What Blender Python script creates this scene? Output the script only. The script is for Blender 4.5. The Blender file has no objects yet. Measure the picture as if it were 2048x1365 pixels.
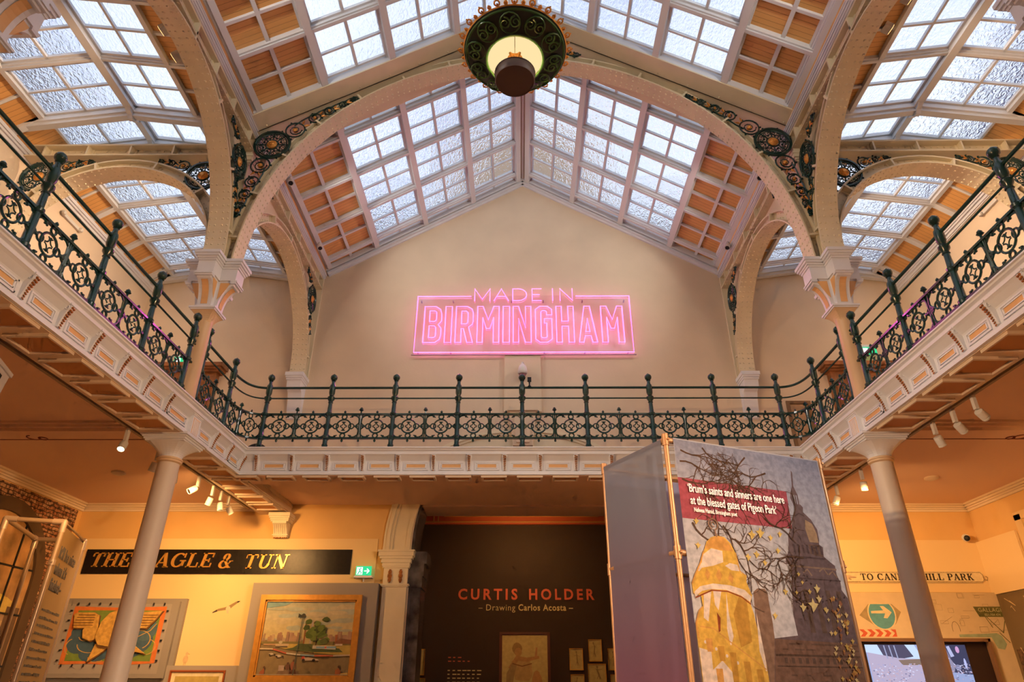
EXPO = 0.35
SKY0 = (.36, .45, .70, 1); SKY1 = (1.0, 1.05, 1.14, 1); SKYS = 1.08
W1 = (1, .52, .17); W2 = (1, .70, .44); W3 = (1, .62, .32); W4 = (1, .91, .80); PK = (1, .12, .65)
LIGHTS = [  # (position, target, watts, colour, cone)
 # track spotlights on the lower walls, then added spots without fittings
 ((-4.58, 8.75, 3.95), (-5.6, 11.6, 3.2), 220, W1, 100), ((-4.58, 9.5, 3.95), (-3.5, 11.6, 2.6), 110, W1, 110), ((-4.58, 9.9, 3.95), (-6.8, 11.6, 2.4), 115, W1, 105), ((-4.66, 7.3, 3.95), (-7.7, 8.8, 2.6), 160, W1, 80),
 ((4.58, 9.5, 3.95), (6.2, 11.6, 3.1), 150, W1, 100), ((4.58, 8.75, 3.95), (7.2, 11.6, 2.6), 120, W1, 110), ((4.66, 6.5, 3.95), (7.7, 8.8, 2.6), 160, W1, 80),
 ((0, 12.5, 4.3), (0.1, 15, 2.2), 130, W1, 150), ((0, 13.6, 4.3), (0, 14.9, 5.1), 36, W1, 150),  # added in the far room to lift its wall and coffer
 ((4.5, 2.6, 4.1), (1.9, 5.7, 2.3), 470, W4, 60), ((-4.5, 2.8, 4.1), (1.0, 5.9, 2.5), 420, W4, 50),  # added near the track ends to brighten the banner stand
 ((4.5, 1.0, 3.8), (-4.4, 7.7, 2.8), 1150, W3, 66), ((-4.5, 1.0, 3.8), (4.4, 7.7, 2.8), 1300, W3, 66),  # added cross spots that brighten the lower columns
]
POINTS = [((-.078, 4.5, 7.09), 16, (1, .62, .22), .06)]
for _s in (-1, 1):
    LIGHTS.append(((_s*1.4, 11.35, 8.2), (_s*4.3, 6.3, 5.6), 62, PK, 100))      # added spots, boosting what the pink tubes throw into the hall
    for _y in (1.5, 4.5, 9.8): LIGHTS.append(((_s*5.2, _y, 4.2), (_s*6.6, _y+.3, 0), 170, W3, 105))  # fill spots added to throw warm bounce off the aisle floors
    for _y in (5.66, 8.55, 1.0):
        LIGHTS.append(((_s*4.85, _y, 9.1), (_s*7.7, _y+.6, 7.2), 230, W2, 115))
    LIGHTS.append(((_s*3.85, 8.64, 9.25), (-_s*.3, 11.6, 9.0), 130, W4, 100))
    LIGHTS.append(((_s*3.6, 3.5, 9.0), (_s*.5, 8, 11), 130, W4, 120))  # unseen fill spot added on each side for roof and ironwork
    LIGHTS.append(((_s*3.6, 2.5, 9.0), (-_s*3.0, 6.5, 4.0), 200, W4, 100))  # second added fill, aimed across at the opposite gallery
import bpy, math, random
from mathutils import Vector, Matrix
random.seed(7)
PI = math.pi
SC = bpy.context.scene
COL = SC.collection
V = Vector

# ------------------------------------------------------------------ materials
_mats = {}
def mat(name, col, rough=.6, metal=0., noise=.0, nscale=6., bump=0., bscale=40., spec=.5, emis=None, estr=0., trans=0.):
    if name in _mats: return _mats[name]
    m = bpy.data.materials.new(name); m.use_nodes = True
    nt = m.node_tree; b = nt.nodes['Principled BSDF']
    b.inputs['Base Color'].default_value = (*col, 1); b.inputs['Roughness'].default_value = rough
    b.inputs['Metallic'].default_value = metal; b.inputs['Specular IOR Level'].default_value = spec
    if emis: b.inputs['Emission Color'].default_value = (*emis, 1); b.inputs['Emission Strength'].default_value = estr
    if noise or bump:
        tc = nt.nodes.new('ShaderNodeTexCoord')
    if noise:
        n = nt.nodes.new('ShaderNodeTexNoise'); n.inputs['Scale'].default_value = nscale; n.inputs['Detail'].default_value = 5
        nt.links.new(tc.outputs['Object'], n.inputs['Vector'])
        r = nt.nodes.new('ShaderNodeValToRGB'); nt.links.new(n.outputs['Fac'], r.inputs['Fac'])
        r.color_ramp.elements[0].position = .3; r.color_ramp.elements[1].position = .7
        r.color_ramp.elements[0].color = (*[c*(1-noise) for c in col], 1); r.color_ramp.elements[1].color = (*[min(1, c*(1+noise)) for c in col], 1)
        nt.links.new(r.outputs['Color'], b.inputs['Base Color'])
    if bump:
        n2 = nt.nodes.new('ShaderNodeTexNoise'); n2.inputs['Scale'].default_value = bscale; n2.inputs['Detail'].default_value = 3
        nt.links.new(tc.outputs['Object'], n2.inputs['Vector'])
        bp = nt.nodes.new('ShaderNodeBump'); bp.inputs['Strength'].default_value = bump; bp.inputs['Distance'].default_value = .01
        nt.links.new(n2.outputs['Fac'], bp.inputs['Height']); nt.links.new(bp.outputs['Normal'], b.inputs['Normal'])
    _mats[name] = m
    return m

CREAM = mat('cream_paint', (.79, .69, .48), .45, noise=.05, nscale=3)
WHITE = mat('white_paint', (.79, .80, .84), .45, noise=.03, nscale=4)
WHITEW = mat('white_window_paint', (.76, .78, .81), .4)
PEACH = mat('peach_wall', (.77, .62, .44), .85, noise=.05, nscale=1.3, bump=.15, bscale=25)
SHAFT = mat('peach_shaft', (.74, .52, .30), .4)
ORANGEP = mat('orange_panel_paint', (.80, .47, .20), .6, noise=.06)
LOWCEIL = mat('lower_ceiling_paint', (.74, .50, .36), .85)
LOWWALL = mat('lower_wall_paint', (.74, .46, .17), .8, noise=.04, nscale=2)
LOWPANEL = mat('lower_wall_board', (.80, .58, .28), .7)
GREEN = mat('dark_green_enamel', (.008, .040, .031), .2, spec=.7)
GILT = mat('gilding', (.75, .33, .07), .35, metal=.55, noise=.3, nscale=60)
GILTD = mat('bronze_gilding', (.42, .16, .04), .4, metal=.5, noise=.5, nscale=80)
BLACK = mat('black_paint', (.012, .012, .014), .4)
DARKWALL = mat('dark_brown_wall', (.038, .020, .014), .85)
GREYP = mat('grey_panel', (.33, .29, .25), .7)
GREYP2 = mat('grey_panel_edge', (.27, .24, .21), .7)
FLOORM = mat('wood_floor', (.50, .30, .15), .5, noise=.25, nscale=3)
DWOOD = mat('door_wood', (.30, .11, .035), .35, noise=.3, nscale=9)
GOLDF = mat('gold_frame', (.68, .33, .06), .35, metal=.35, noise=.12, nscale=12)
COPPER = mat('copper_pipe', (.42, .21, .09), .42, metal=.35)
PIPEG = mat('painted_pipe', (.42, .30, .20), .32, metal=.35)
SPOTW = mat('white_spotlight', (.72, .69, .62), .4)
BRICKX = mat('outside_brick', (.66, .46, .30), .9, noise=.25, nscale=2)
RENDERX = mat('outside_render', (.36, .33, .33), .9, noise=.25, nscale=.8)
SLATEX = mat('outside_slate', (.17, .17, .27), .7, noise=.3, nscale=1)
MARBLE = mat('dark_marble', (.10, .085, .08), .25, noise=.7, nscale=5)
RUBY = mat('red_coffer', (.40, .07, .02), .5)
BLACKD = mat('black_rubber', (.01, .01, .012), .6)

def boards_mat():
    m = bpy.data.materials.new('tongue_and_groove_boards'); m.use_nodes = True
    nt = m.node_tree; b = nt.nodes['Principled BSDF']; b.inputs['Roughness'].default_value = .5
    tc = nt.nodes.new('ShaderNodeTexCoord'); sp = nt.nodes.new('ShaderNodeSeparateXYZ'); nt.links.new(tc.outputs['Object'], sp.inputs[0])
    mu = nt.nodes.new('ShaderNodeMath'); mu.operation = 'MULTIPLY'; mu.inputs[1].default_value = 1/.078; nt.links.new(sp.outputs['Y'], mu.inputs[0])
    fr = nt.nodes.new('ShaderNodeMath'); fr.operation = 'FRACT'; nt.links.new(mu.outputs[0], fr.inputs[0])
    rp = nt.nodes.new('ShaderNodeValToRGB'); nt.links.new(fr.outputs[0], rp.inputs['Fac'])
    e = rp.color_ramp.elements; e[0].position = 0; e[0].color = (.24, .09, .02, 1); e[1].position = .10; e[1].color = (.78, .42, .14, 1)
    nz = nt.nodes.new('ShaderNodeTexNoise'); nz.inputs['Scale'].default_value = 4; nt.links.new(tc.outputs['Object'], nz.inputs['Vector'])
    mx = nt.nodes.new('ShaderNodeMix'); mx.data_type = 'RGBA'; mx.blend_type = 'MULTIPLY'; mx.inputs['Factor'].default_value = .35
    nt.links.new(rp.outputs['Color'], mx.inputs['A']); nt.links.new(nz.outputs['Color'], mx.inputs['B'])
    nt.links.new(rp.outputs['Color'], b.inputs['Base Color'])
    bp = nt.nodes.new('ShaderNodeBump'); bp.inputs['Strength'].default_value = .6; bp.inputs['Distance'].default_value = .008
    nt.links.new(rp.outputs['Color'], bp.inputs['Height']); nt.links.new(bp.outputs['Normal'], b.inputs['Normal'])
    return m
BOARDS = boards_mat()

def glass_mat():
    m = bpy.data.materials.new('rippled_obscure_glass'); m.use_nodes = True
    nt = m.node_tree; nt.nodes.clear(); out = nt.nodes.new('ShaderNodeOutputMaterial')
    tc = nt.nodes.new('ShaderNodeTexCoord')
    mp = nt.nodes.new('ShaderNodeMapping'); mp.inputs['Scale'].default_value = (1, .55, 1); nt.links.new(tc.outputs['Object'], mp.inputs[0])
    n = nt.nodes.new('ShaderNodeTexNoise'); n.inputs['Scale'].default_value = 24; n.inputs['Detail'].default_value = 1.5; n.inputs['Distortion'].default_value = .8
    nt.links.new(mp.outputs[0], n.inputs['Vector'])
    bp = nt.nodes.new('ShaderNodeBump'); bp.inputs['Strength'].default_value = 1; bp.inputs['Distance'].default_value = .045
    nt.links.new(n.outputs['Fac'], bp.inputs['Height'])
    rf = nt.nodes.new('ShaderNodeBsdfRefraction'); rf.inputs['Color'].default_value = (.93, .96, .98, 1); rf.inputs['IOR'].default_value = 1.16; rf.inputs['Roughness'].default_value = .05
    gl = nt.nodes.new('ShaderNodeBsdfGlossy'); gl.inputs['Roughness'].default_value = .12; gl.inputs['Color'].default_value = (1, 1, 1, 1)
    tr = nt.nodes.new('ShaderNodeBsdfTransparent'); tr.inputs['Color'].default_value = (.93, .96, .98, 1)
    nt.links.new(bp.outputs['Normal'], rf.inputs['Normal']); nt.links.new(bp.outputs['Normal'], gl.inputs['Normal'])
    m1 = nt.nodes.new('ShaderNodeMixShader'); m1.inputs[0].default_value = .12; nt.links.new(rf.outputs[0], m1.inputs[1]); nt.links.new(tr.outputs[0], m1.inputs[2])
    m2 = nt.nodes.new('ShaderNodeMixShader'); m2.inputs[0].default_value = .10; nt.links.new(m1.outputs[0], m2.inputs[1]); nt.links.new(gl.outputs[0], m2.inputs[2])
    nt.links.new(m2.outputs[0], out.inputs['Surface'])
    return m
GLASS = glass_mat()

def mix_mat(name, col, alpha, transl=.5, rough=.7, weave=False, gloss=False, mottle=0.):
    """cloth or clear sheet: diffuse and translucent over a see-through share"""
    m = bpy.data.materials.new(name); m.use_nodes = True; nt = m.node_tree; nt.nodes.clear(); out = nt.nodes.new('ShaderNodeOutputMaterial')
    d = nt.nodes.new('ShaderNodeBsdfDiffuse' if not gloss else 'ShaderNodeBsdfGlossy'); d.inputs['Color'].default_value = (*col, 1); d.inputs['Roughness'].default_value = rough if gloss else 0
    t = nt.nodes.new('ShaderNodeBsdfTranslucent'); t.inputs['Color'].default_value = (*col, 1)
    if mottle:
        tc = nt.nodes.new('ShaderNodeTexCoord'); nz = nt.nodes.new('ShaderNodeTexNoise'); nz.inputs['Scale'].default_value = 22; nz.inputs['Detail'].default_value = 6; nt.links.new(tc.outputs['Object'], nz.inputs['Vector'])
        rp = nt.nodes.new('ShaderNodeValToRGB'); nt.links.new(nz.outputs['Fac'], rp.inputs['Fac']); rp.color_ramp.elements[0].position = .35; rp.color_ramp.elements[1].position = .65
        rp.color_ramp.elements[0].color = (*[q*(1-mottle) for q in col], 1); rp.color_ramp.elements[1].color = (*[min(1, q*(1+mottle)) for q in col], 1)
        nt.links.new(rp.outputs['Color'], d.inputs['Color']); nt.links.new(rp.outputs['Color'], t.inputs['Color'])
    p = nt.nodes.new('ShaderNodeBsdfTransparent')
    a = nt.nodes.new('ShaderNodeMixShader'); a.inputs[0].default_value = transl; nt.links.new(d.outputs[0], a.inputs[1]); nt.links.new(t.outputs[0], a.inputs[2])
    b = nt.nodes.new('ShaderNodeMixShader'); b.inputs[0].default_value = alpha; nt.links.new(p.outputs[0], b.inputs[1]); nt.links.new(a.outputs[0], b.inputs[2])
    if weave:
        tc = nt.nodes.new('ShaderNodeTexCoord'); sp = nt.nodes.new('ShaderNodeSeparateXYZ'); nt.links.new(tc.outputs['Object'], sp.inputs[0])
        rp = nt.nodes.new('ShaderNodeValToRGB'); mr = nt.nodes.new('ShaderNodeMapRange'); mr.inputs['From Min'].default_value = 1.2; mr.inputs['From Max'].default_value = 3.4
        nt.links.new(sp.outputs['Z'], mr.inputs['Value']); nt.links.new(mr.outputs[0], rp.inputs['Fac'])
        e = rp.color_ramp.elements; e[0].color = (.26, .10, .16, 1); e[0].position = .1; e[1].color = (*col, 1); e[1].position = .85
        nt.links.new(rp.outputs['Color'], d.inputs['Color']); nt.links.new(rp.outputs['Color'], t.inputs['Color'])
    nt.links.new(b.outputs[0], out.inputs['Surface'])
    return m

def emit(name, col, s):
    if name in _mats: return _mats[name]
    m = bpy.data.materials.new(name); m.use_nodes = True; nt = m.node_tree; nt.nodes.clear(); out = nt.nodes.new('ShaderNodeOutputMaterial')
    e = nt.nodes.new('ShaderNodeEmission'); e.inputs['Color'].default_value = (*col, 1); e.inputs['Strength'].default_value = s
    nt.links.new(e.outputs[0], out.inputs['Surface']); _mats[name] = m
    return m
NEON = emit('pink_neon_tube', (1, .10, .55), 4.6)

# ------------------------------------------------------------------ mesh builder
class MB:
    def __init__(s): s.v = []; s.f = []; s.m = []; s.mi = 0
    def mat(s, i): s.mi = i; return s
    def add(s, vs, fs):
        o = len(s.v); s.v += [tuple(p) for p in vs]
        for f in fs: s.f.append(tuple(o+i for i in f)); s.m.append(s.mi)
        return s
    def box(s, x0, x1, y0, y1, z0, z1, M=None):
        vs = [V((x, y, z)) for x in (x0, x1) for y in (y0, y1) for z in (z0, z1)]
        if M is not None: vs = [M @ p for p in vs]
        return s.add(vs, [(0,1,3,2),(4,6,7,5),(0,4,5,1),(2,3,7,6),(0,2,6,4),(1,5,7,3)])
    def quad(s, a, b, c, d): return s.add([a, b, c, d], [(0,1,2,3)])
    def loft(s, rings, closed=True, caps=True, loop=False):
        n = len(rings[0]); o = len(s.v)
        for r in rings: s.v += [tuple(p) for p in r]
        R = len(rings)
        for i in range(R if loop else R-1):
            j = (i+1) % R
            for k in range(n if closed else n-1):
                l = (k+1) % n
                s.f.append((o+i*n+k, o+i*n+l, o+j*n+l, o+j*n+k)); s.m.append(s.mi)
        if caps and closed and not loop:
            s.f.append(tuple(o+k for k in range(n))[::-1]); s.m.append(s.mi)
            s.f.append(tuple(o+(R-1)*n+k for k in range(n))); s.m.append(s.mi)
        return s
    def prism(s, poly, a, b, fn):
        """poly (p,q) extruded between depths a and b, fn(p,q,d)->point"""
        return s.loft([[fn(p, q, d) for p, q in poly] for d in (a, b)])
    def tube(s, pts, r, n=6, loop=False, up=None):
        pts = [V(p) for p in pts]; rings = []; N = len(pts)
        for i, p in enumerate(pts):
            if loop: t = pts[(i+1) % N]-pts[i-1]
            else: t = pts[min(i+1, N-1)]-pts[max(i-1, 0)]
            t.normalize()
            u = V(up) if up else (V((0,0,1)) if abs(t.z) < .9 else V((1,0,0)))
            a = t.cross(u); a.normalize(); b = t.cross(a)
            rr = r[i] if isinstance(r, (list, tuple)) else r
            rings.append([p+a*(rr*math.cos(2*PI*k/n))+b*(rr*math.sin(2*PI*k/n)) for k in range(n)])
        return s.loft(rings, loop=loop)
    def lathe(s, prof, n=16, c=(0,0,0), M=None, flute=0):
        rings = []
        for r, z in prof:
            ring = []
            for k in range(n):
                rr = r*(1-flute*(k % 2)) if flute else r
                p = V((rr*math.cos(2*PI*k/n), rr*math.sin(2*PI*k/n), z))
                ring.append((M @ p) if M is not None else V(c)+p)
            rings.append(ring)
        return s.loft(rings)
    def ball(s, c, r, n=10, sz=1):
        m = n//2
        return s.lathe([(r*max(.02, math.sin(PI*i/m)), -r*sz*math.cos(PI*i/m)) for i in range(m+1)], n, c)
    def torus(s, c, R, r, e1, e2, n=18, k=5, a0=0, a1=2*PI):
        c = V(c); e1 = V(e1); e2 = V(e2); e3 = e1.cross(e2); rings = []
        full = abs(a1-a0-2*PI) < 1e-6; N = n if full else n+1
        for i in range(N):
            a = a0+(a1-a0)*i/n; d = e1*math.cos(a)+e2*math.sin(a)
            rings.append([c+d*(R+r*math.cos(2*PI*j/k))+e3*(r*math.sin(2*PI*j/k)) for j in range(k)])
        return s.loft(rings, loop=full)
    def xf(s, fn): s.v = [tuple(fn(V(p))) for p in s.v]; return s
    def mesh(s, name, mats, smooth=False):
        me = bpy.data.meshes.new(name); me.from_pydata(s.v, [], s.f)
        for m in (mats if isinstance(mats, (list, tuple)) else [mats]): me.materials.append(m)
        me.polygons.foreach_set('material_index', s.m)
        if smooth: me.polygons.foreach_set('use_smooth', [True]*len(s.f))
        me.update()
        import bmesh
        bm = bmesh.new(); bm.from_mesh(me); bmesh.ops.recalc_face_normals(bm, faces=bm.faces); bm.to_mesh(me); bm.free()
        if smooth: me.set_sharp_from_angle(angle=math.radians(40))
        return me
    def build(s, name, mats, parent=None, smooth=False):
        return link(name, s.mesh(name, mats, smooth), parent)

def link(name, data, parent=None, loc=None):
    o = bpy.data.objects.new(name, data); COL.objects.link(o)
    if parent is not None:
        o.parent = parent
        if parent.location.length > 0: o.matrix_parent_inverse = Matrix.Translation(-parent.location)
    if loc is not None: o.location = loc
    return o
def tag(o, label=None, cat=None, group=None, kind=None):
    if label: o['label'] = label
    if cat: o['category'] = cat
    if group: o['group'] = group
    if kind: o['kind'] = kind
    return o
def empty(name, label, cat, group=None, loc=(0,0,0)):
    o = bpy.data.objects.new(name, None); o.empty_display_size = .1; COL.objects.link(o); o.location = loc
    return tag(o, label, cat, group)
def struct(name, mb, m, smooth=False):
    return tag(mb.build(name, m, None, smooth), kind='structure')
def copy_tree(o, parent=None):
    c = o.copy(); COL.objects.link(c)
    if parent is not None: c.parent = parent
    for ch in list(o.children): copy_tree(ch, c)
    return c
def text(name, body, size, fn, m, parent, sx=1., shear=0., ext=.003, align='LEFT', space=1., bevel=0., width=None):
    """flat lettering converted to a mesh and mapped by fn(x,y,z)"""
    cu = bpy.data.curves.new(name, 'FONT'); cu.body = body; cu.size = size; cu.extrude = ext; cu.shear = shear
    cu.align_x = align; cu.space_character = space; cu.bevel_depth = bevel; cu.resolution_u = 3
    o = bpy.data.objects.new(name, cu); COL.objects.link(o)
    dg = bpy.context.evaluated_depsgraph_get(); dg.update()
    me = bpy.data.meshes.new_from_object(o.evaluated_get(dg)); bpy.data.objects.remove(o); bpy.data.curves.remove(cu)
    if width:
        xs = [v.co.x for v in me.vertices]; sx = width/(max(xs)-min(xs))
    for v in me.vertices: v.co = V(fn(v.co.x*sx, v.co.y, v.co.z))
    me.materials.clear(); me.materials.append(m)
    return link(name, me, parent)

RX = .04          # ridge line
WX = 4.3          # column and railing line
YC = [7.7, 3.37, -.96]
YW = 11.6         # end wall
WA = 7.77         # side walls
ZB = 4.70         # gallery floor
YN = -3.2         # near end

# ------------------------------------------------------------------ room shell
struct('floor', MB().box(-WA-.3, WA+.3, YN-.3, 15.4, -.2, 0), FLOORM)
def arch_pts(a, b, zs, n=28, e=2.35):
    r = []
    for i in range(n+1):
        t = PI*i/n; c, s_ = math.cos(t), math.sin(t)
        r.append((-a*math.copysign(abs(c)**(2/e), c), zs+b*abs(s_)**(2/e)))
    return r
def top_z(x):
    ax = abs(x-RX)
    if ax < 4.35: return 12.25-.6*ax
    return 9.75-.15*abs(abs(x)-6)
def end_wall():
    m = MB(); a = 1.9
    pts = arch_pts(a, 1.96, 3.7)
    for y in (YW, YW+.35):
        for sgn in (-1, 1):
            xs = [sgn*a, sgn*4.39, sgn*4.40, sgn*6, sgn*WA]
            for i in range(4):
                x0, x1 = xs[i], xs[i+1]
                for z0, z1a, z1b in ((0, 4.6, 4.6), (4.6, top_z(x0), top_z(x1))):
                    m.quad((x0, y, z0), (x1, y, z0), (x1, y, z1b), (x0, y, z1a))
        for (x0, z0), (x1, z1) in zip(pts, pts[1:]):
            m.quad((x0, y, z0), (x1, y, z1), (x1, y, top_z(x1)), (x0, y, top_z(x0)))
    return m
wb = end_wall()
struct('wall_back', wb, PEACH)
# lower faces of the end wall, warmer paint, a thin skin in front of the masonry
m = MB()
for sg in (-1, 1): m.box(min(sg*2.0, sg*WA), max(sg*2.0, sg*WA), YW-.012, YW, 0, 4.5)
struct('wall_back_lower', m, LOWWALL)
# reveal of the archway in dark marble
m = MB(); pts = [(-1.9, 0)]+arch_pts(1.9, 1.96, 3.7)+[(1.9, 0)]
m.loft([[V((x, YW, z)), V((x, YW+.7, z)), V((x*.975, YW+.7, z)), V((x*.975, YW, z))] for x, z in pts])
struct('trim_arch_reveal', m, MARBLE)
# outer walls of the upper and lower aisles
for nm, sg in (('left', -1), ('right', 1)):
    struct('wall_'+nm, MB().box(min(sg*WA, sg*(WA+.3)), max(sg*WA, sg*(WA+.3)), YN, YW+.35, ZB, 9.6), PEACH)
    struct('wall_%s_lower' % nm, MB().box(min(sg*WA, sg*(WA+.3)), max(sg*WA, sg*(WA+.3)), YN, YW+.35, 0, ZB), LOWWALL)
struct('wall_front', MB().box(-WA-.3, WA+.3, YN-.3, YN, 0, 12.2), PEACH)
# gallery floors with the lower ceilings under them
m = MB()
for sg in (-1, 1): m.box(min(sg*(WX+.02), sg*WA), max(sg*(WX+.02), sg*WA), YN, YW, 4.5, ZB)
m.box(-WX-.02, WX+.02, 9.40, YW, 4.5, ZB)
m.box(-1.9, 1.9, YW, YW+.7, 4.47, ZB-.05)
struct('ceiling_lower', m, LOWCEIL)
# room behind the archway
m = MB(); m.box(-6, 6, 15.0, 15.2, 0, 4.9); m.box(-6.1, -6, YW+.36, 15.2, 0, 5.6); m.box(6, 6.1, YW+.36, 15.2, 0, 5.6)
struct('wall_far_room', m, DARKWALL)
m = MB(); m.box(-6.1, 6.1, YW+.36, 15.2, 5.6, 5.7); m.box(-6, 6, 14.9, 15.2, 4.9, 5.6)
struct('ceiling_far_room', m, RUBY)
m = MB()
for z in (4.93, 5.06, 5.30): m.box(-1.75 if z > 5 else -2.2, 1.72 if z > 5 else 2.4, 14.87, 14.9, z, z+.025)
m.box(-1.75, -1.72, 14.87, 14.9, 5.06, 5.32); m.box(1.69, 1.72, 14.87, 14.9, 5.06, 5.32)
for x in (-1.98, 1.85): m.box(x, x+.02, 14.86, 14.9, 4.95, 5.5); m.box(x+.10, x+.12, 14.86, 14.9, 4.95, 5.5)
struct('trim_coffer_lines', m, mat('gold_lines', (.45, .22, .05), .5))
# lower cornice round the aisle ceilings
def cornice(m, x0, x1, y0, y1, nx, ny, zt=4.5):
    for d, h0, h1 in ((.14, 0, .03), (.10, .03, .06), (.06, .06, .085), (.03, .085, .12)):
        if ny: m.box(x0, x1, min(y0, y0-d), y0, zt-h1, zt-h0)
        else: m.box(min(x0, x0+nx*d), max(x0, x0+nx*d), y0, y1, zt-h1, zt-h0)
for i, sg in enumerate((-1, 1)):
    m = MB(); cornice(m, min(sg*4.6, sg*WA), max(sg*4.6, sg*WA), YW, YW, 0, 1); cornice(m, sg*WA, 0, YN, YW, -sg, 0)
    struct('trim_lower_cornice_'+('left', 'right')[i], m, mat('lower_cornice_paint', (.76, .62, .45), .7))
# ceiling beams crossing the aisles at the columns, with a dark painted line and scroll
LINE = mat('maroon_line', (.16, .03, .015), .7)
for sg in (-1, 1):
    for yc in YC:
        m = MB(); a, b = sorted((sg*4.6, sg*WA))
        m.box(a, b, yc-.12, yc+.28, 4.40, 4.5); m.box(a, b, yc-.17, yc-.12, 4.44, 4.5); m.box(a, b, yc-.22, yc-.17, 4.47, 4.5); m.box(a, b, yc+.28, yc+.34, 4.44, 4.5)
        m.mat(1).box(a, b, yc+.17, yc+.19, 4.396, 4.4)
        cx = sg*6.15
        m.torus((cx, yc+.10, 4.397), .075, .008, (1,0,0), (0,1,0), 14, 4, 0, 1.5*PI); m.torus((cx-.1*sg, yc+.13, 4.397), .05, .008, (1,0,0), (0,1,0), 14, 4)
        struct('trim_ceiling_beam', m, [LOWCEIL, LINE])

# ------------------------------------------------------------------ roof
SL = .6; CT = 1/math.sqrt(1+SL*SL)
def nave(sg):
    """local frame: p = horizontal distance from ridge, y, d = depth below(-)/above(+) the rafter soffit plane"""
    def f(p, y, d): return V((RX+sg*(p+d*SL*CT), y, 11.9-SL*p+d*CT))
    return f
def aisle(sg, side):
    # side -1: towards the nave, +1: towards the outer wall
    def f(p, y, d): return V((sg*(6.0+side*p), y, 9.5-.15*p+d))
    return f
def pbox(m, f, p0, p1, y0, y1, d0, d1):
    vs = [f(p, y, d) for p in (p0, p1) for y in (y0, y1) for d in (d0, d1)]
    return m.add(vs, [(0,1,3,2),(4,6,7,5),(0,4,5,1),(2,3,7,6),(0,2,6,4),(1,5,7,3)])
wn = [0]
def window(f, p0, p1, y0, y1, mid=True, depth=.06, nm='window'):
    """one roof light: white frame and glazing bars, two by two panes"""
    wn[0] += 1
    m = MB(); b = .035; z0, z1 = depth, depth+.05
    pbox(m, f, p0, p0+b, y0, y1, z0, z1); pbox(m, f, p1-b, p1, y0, y1, z0, z1)
    pbox(m, f, p0, p1, y0, y0+b, z0, z1); pbox(m, f, p0, p1, y1-b, y1, z0, z1)
    c = (p0+p1)/2; pbox(m, f, c-.018, c+.018, y0, y1, z0, z1)
    if mid: c = (y0+y1)/2; pbox(m, f, p0, p1, c-.016, c+.016, z0+.003, z1)
    w = m.build('window_%d' % wn[0], WHITEW); w['kind'] = 'structure'
    q = [f(p0, y0, z1-.012), f(p1, y0, z1-.012), f(p1, y1, z1-.012), f(p0, y1, z1-.012)]
    if (q[1]-q[0]).cross(q[3]-q[0]).z > 0: q = q[::-1]      # glass normals face the room
    me = bpy.data.meshes.new('glass'); me.from_pydata([tuple(p) for p in q], [], [(0, 1, 2, 3)]); me.materials.append(GLASS); link('glass', me, w)
BAYS = [(7.95, 11.5, [8.33, 9.30, 10.28, 11.25]), (3.62, 7.22, [4.33, 5.30, 6.27, 7.22]), (-.71, 3.12, [0, .97, 1.94, 2.91]), (-3.2, -1.2, [-2.17, -1.2])]
COLS = [(.15, 1.06), (1.14, 2.08), (2.16, 3.08)]
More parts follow.
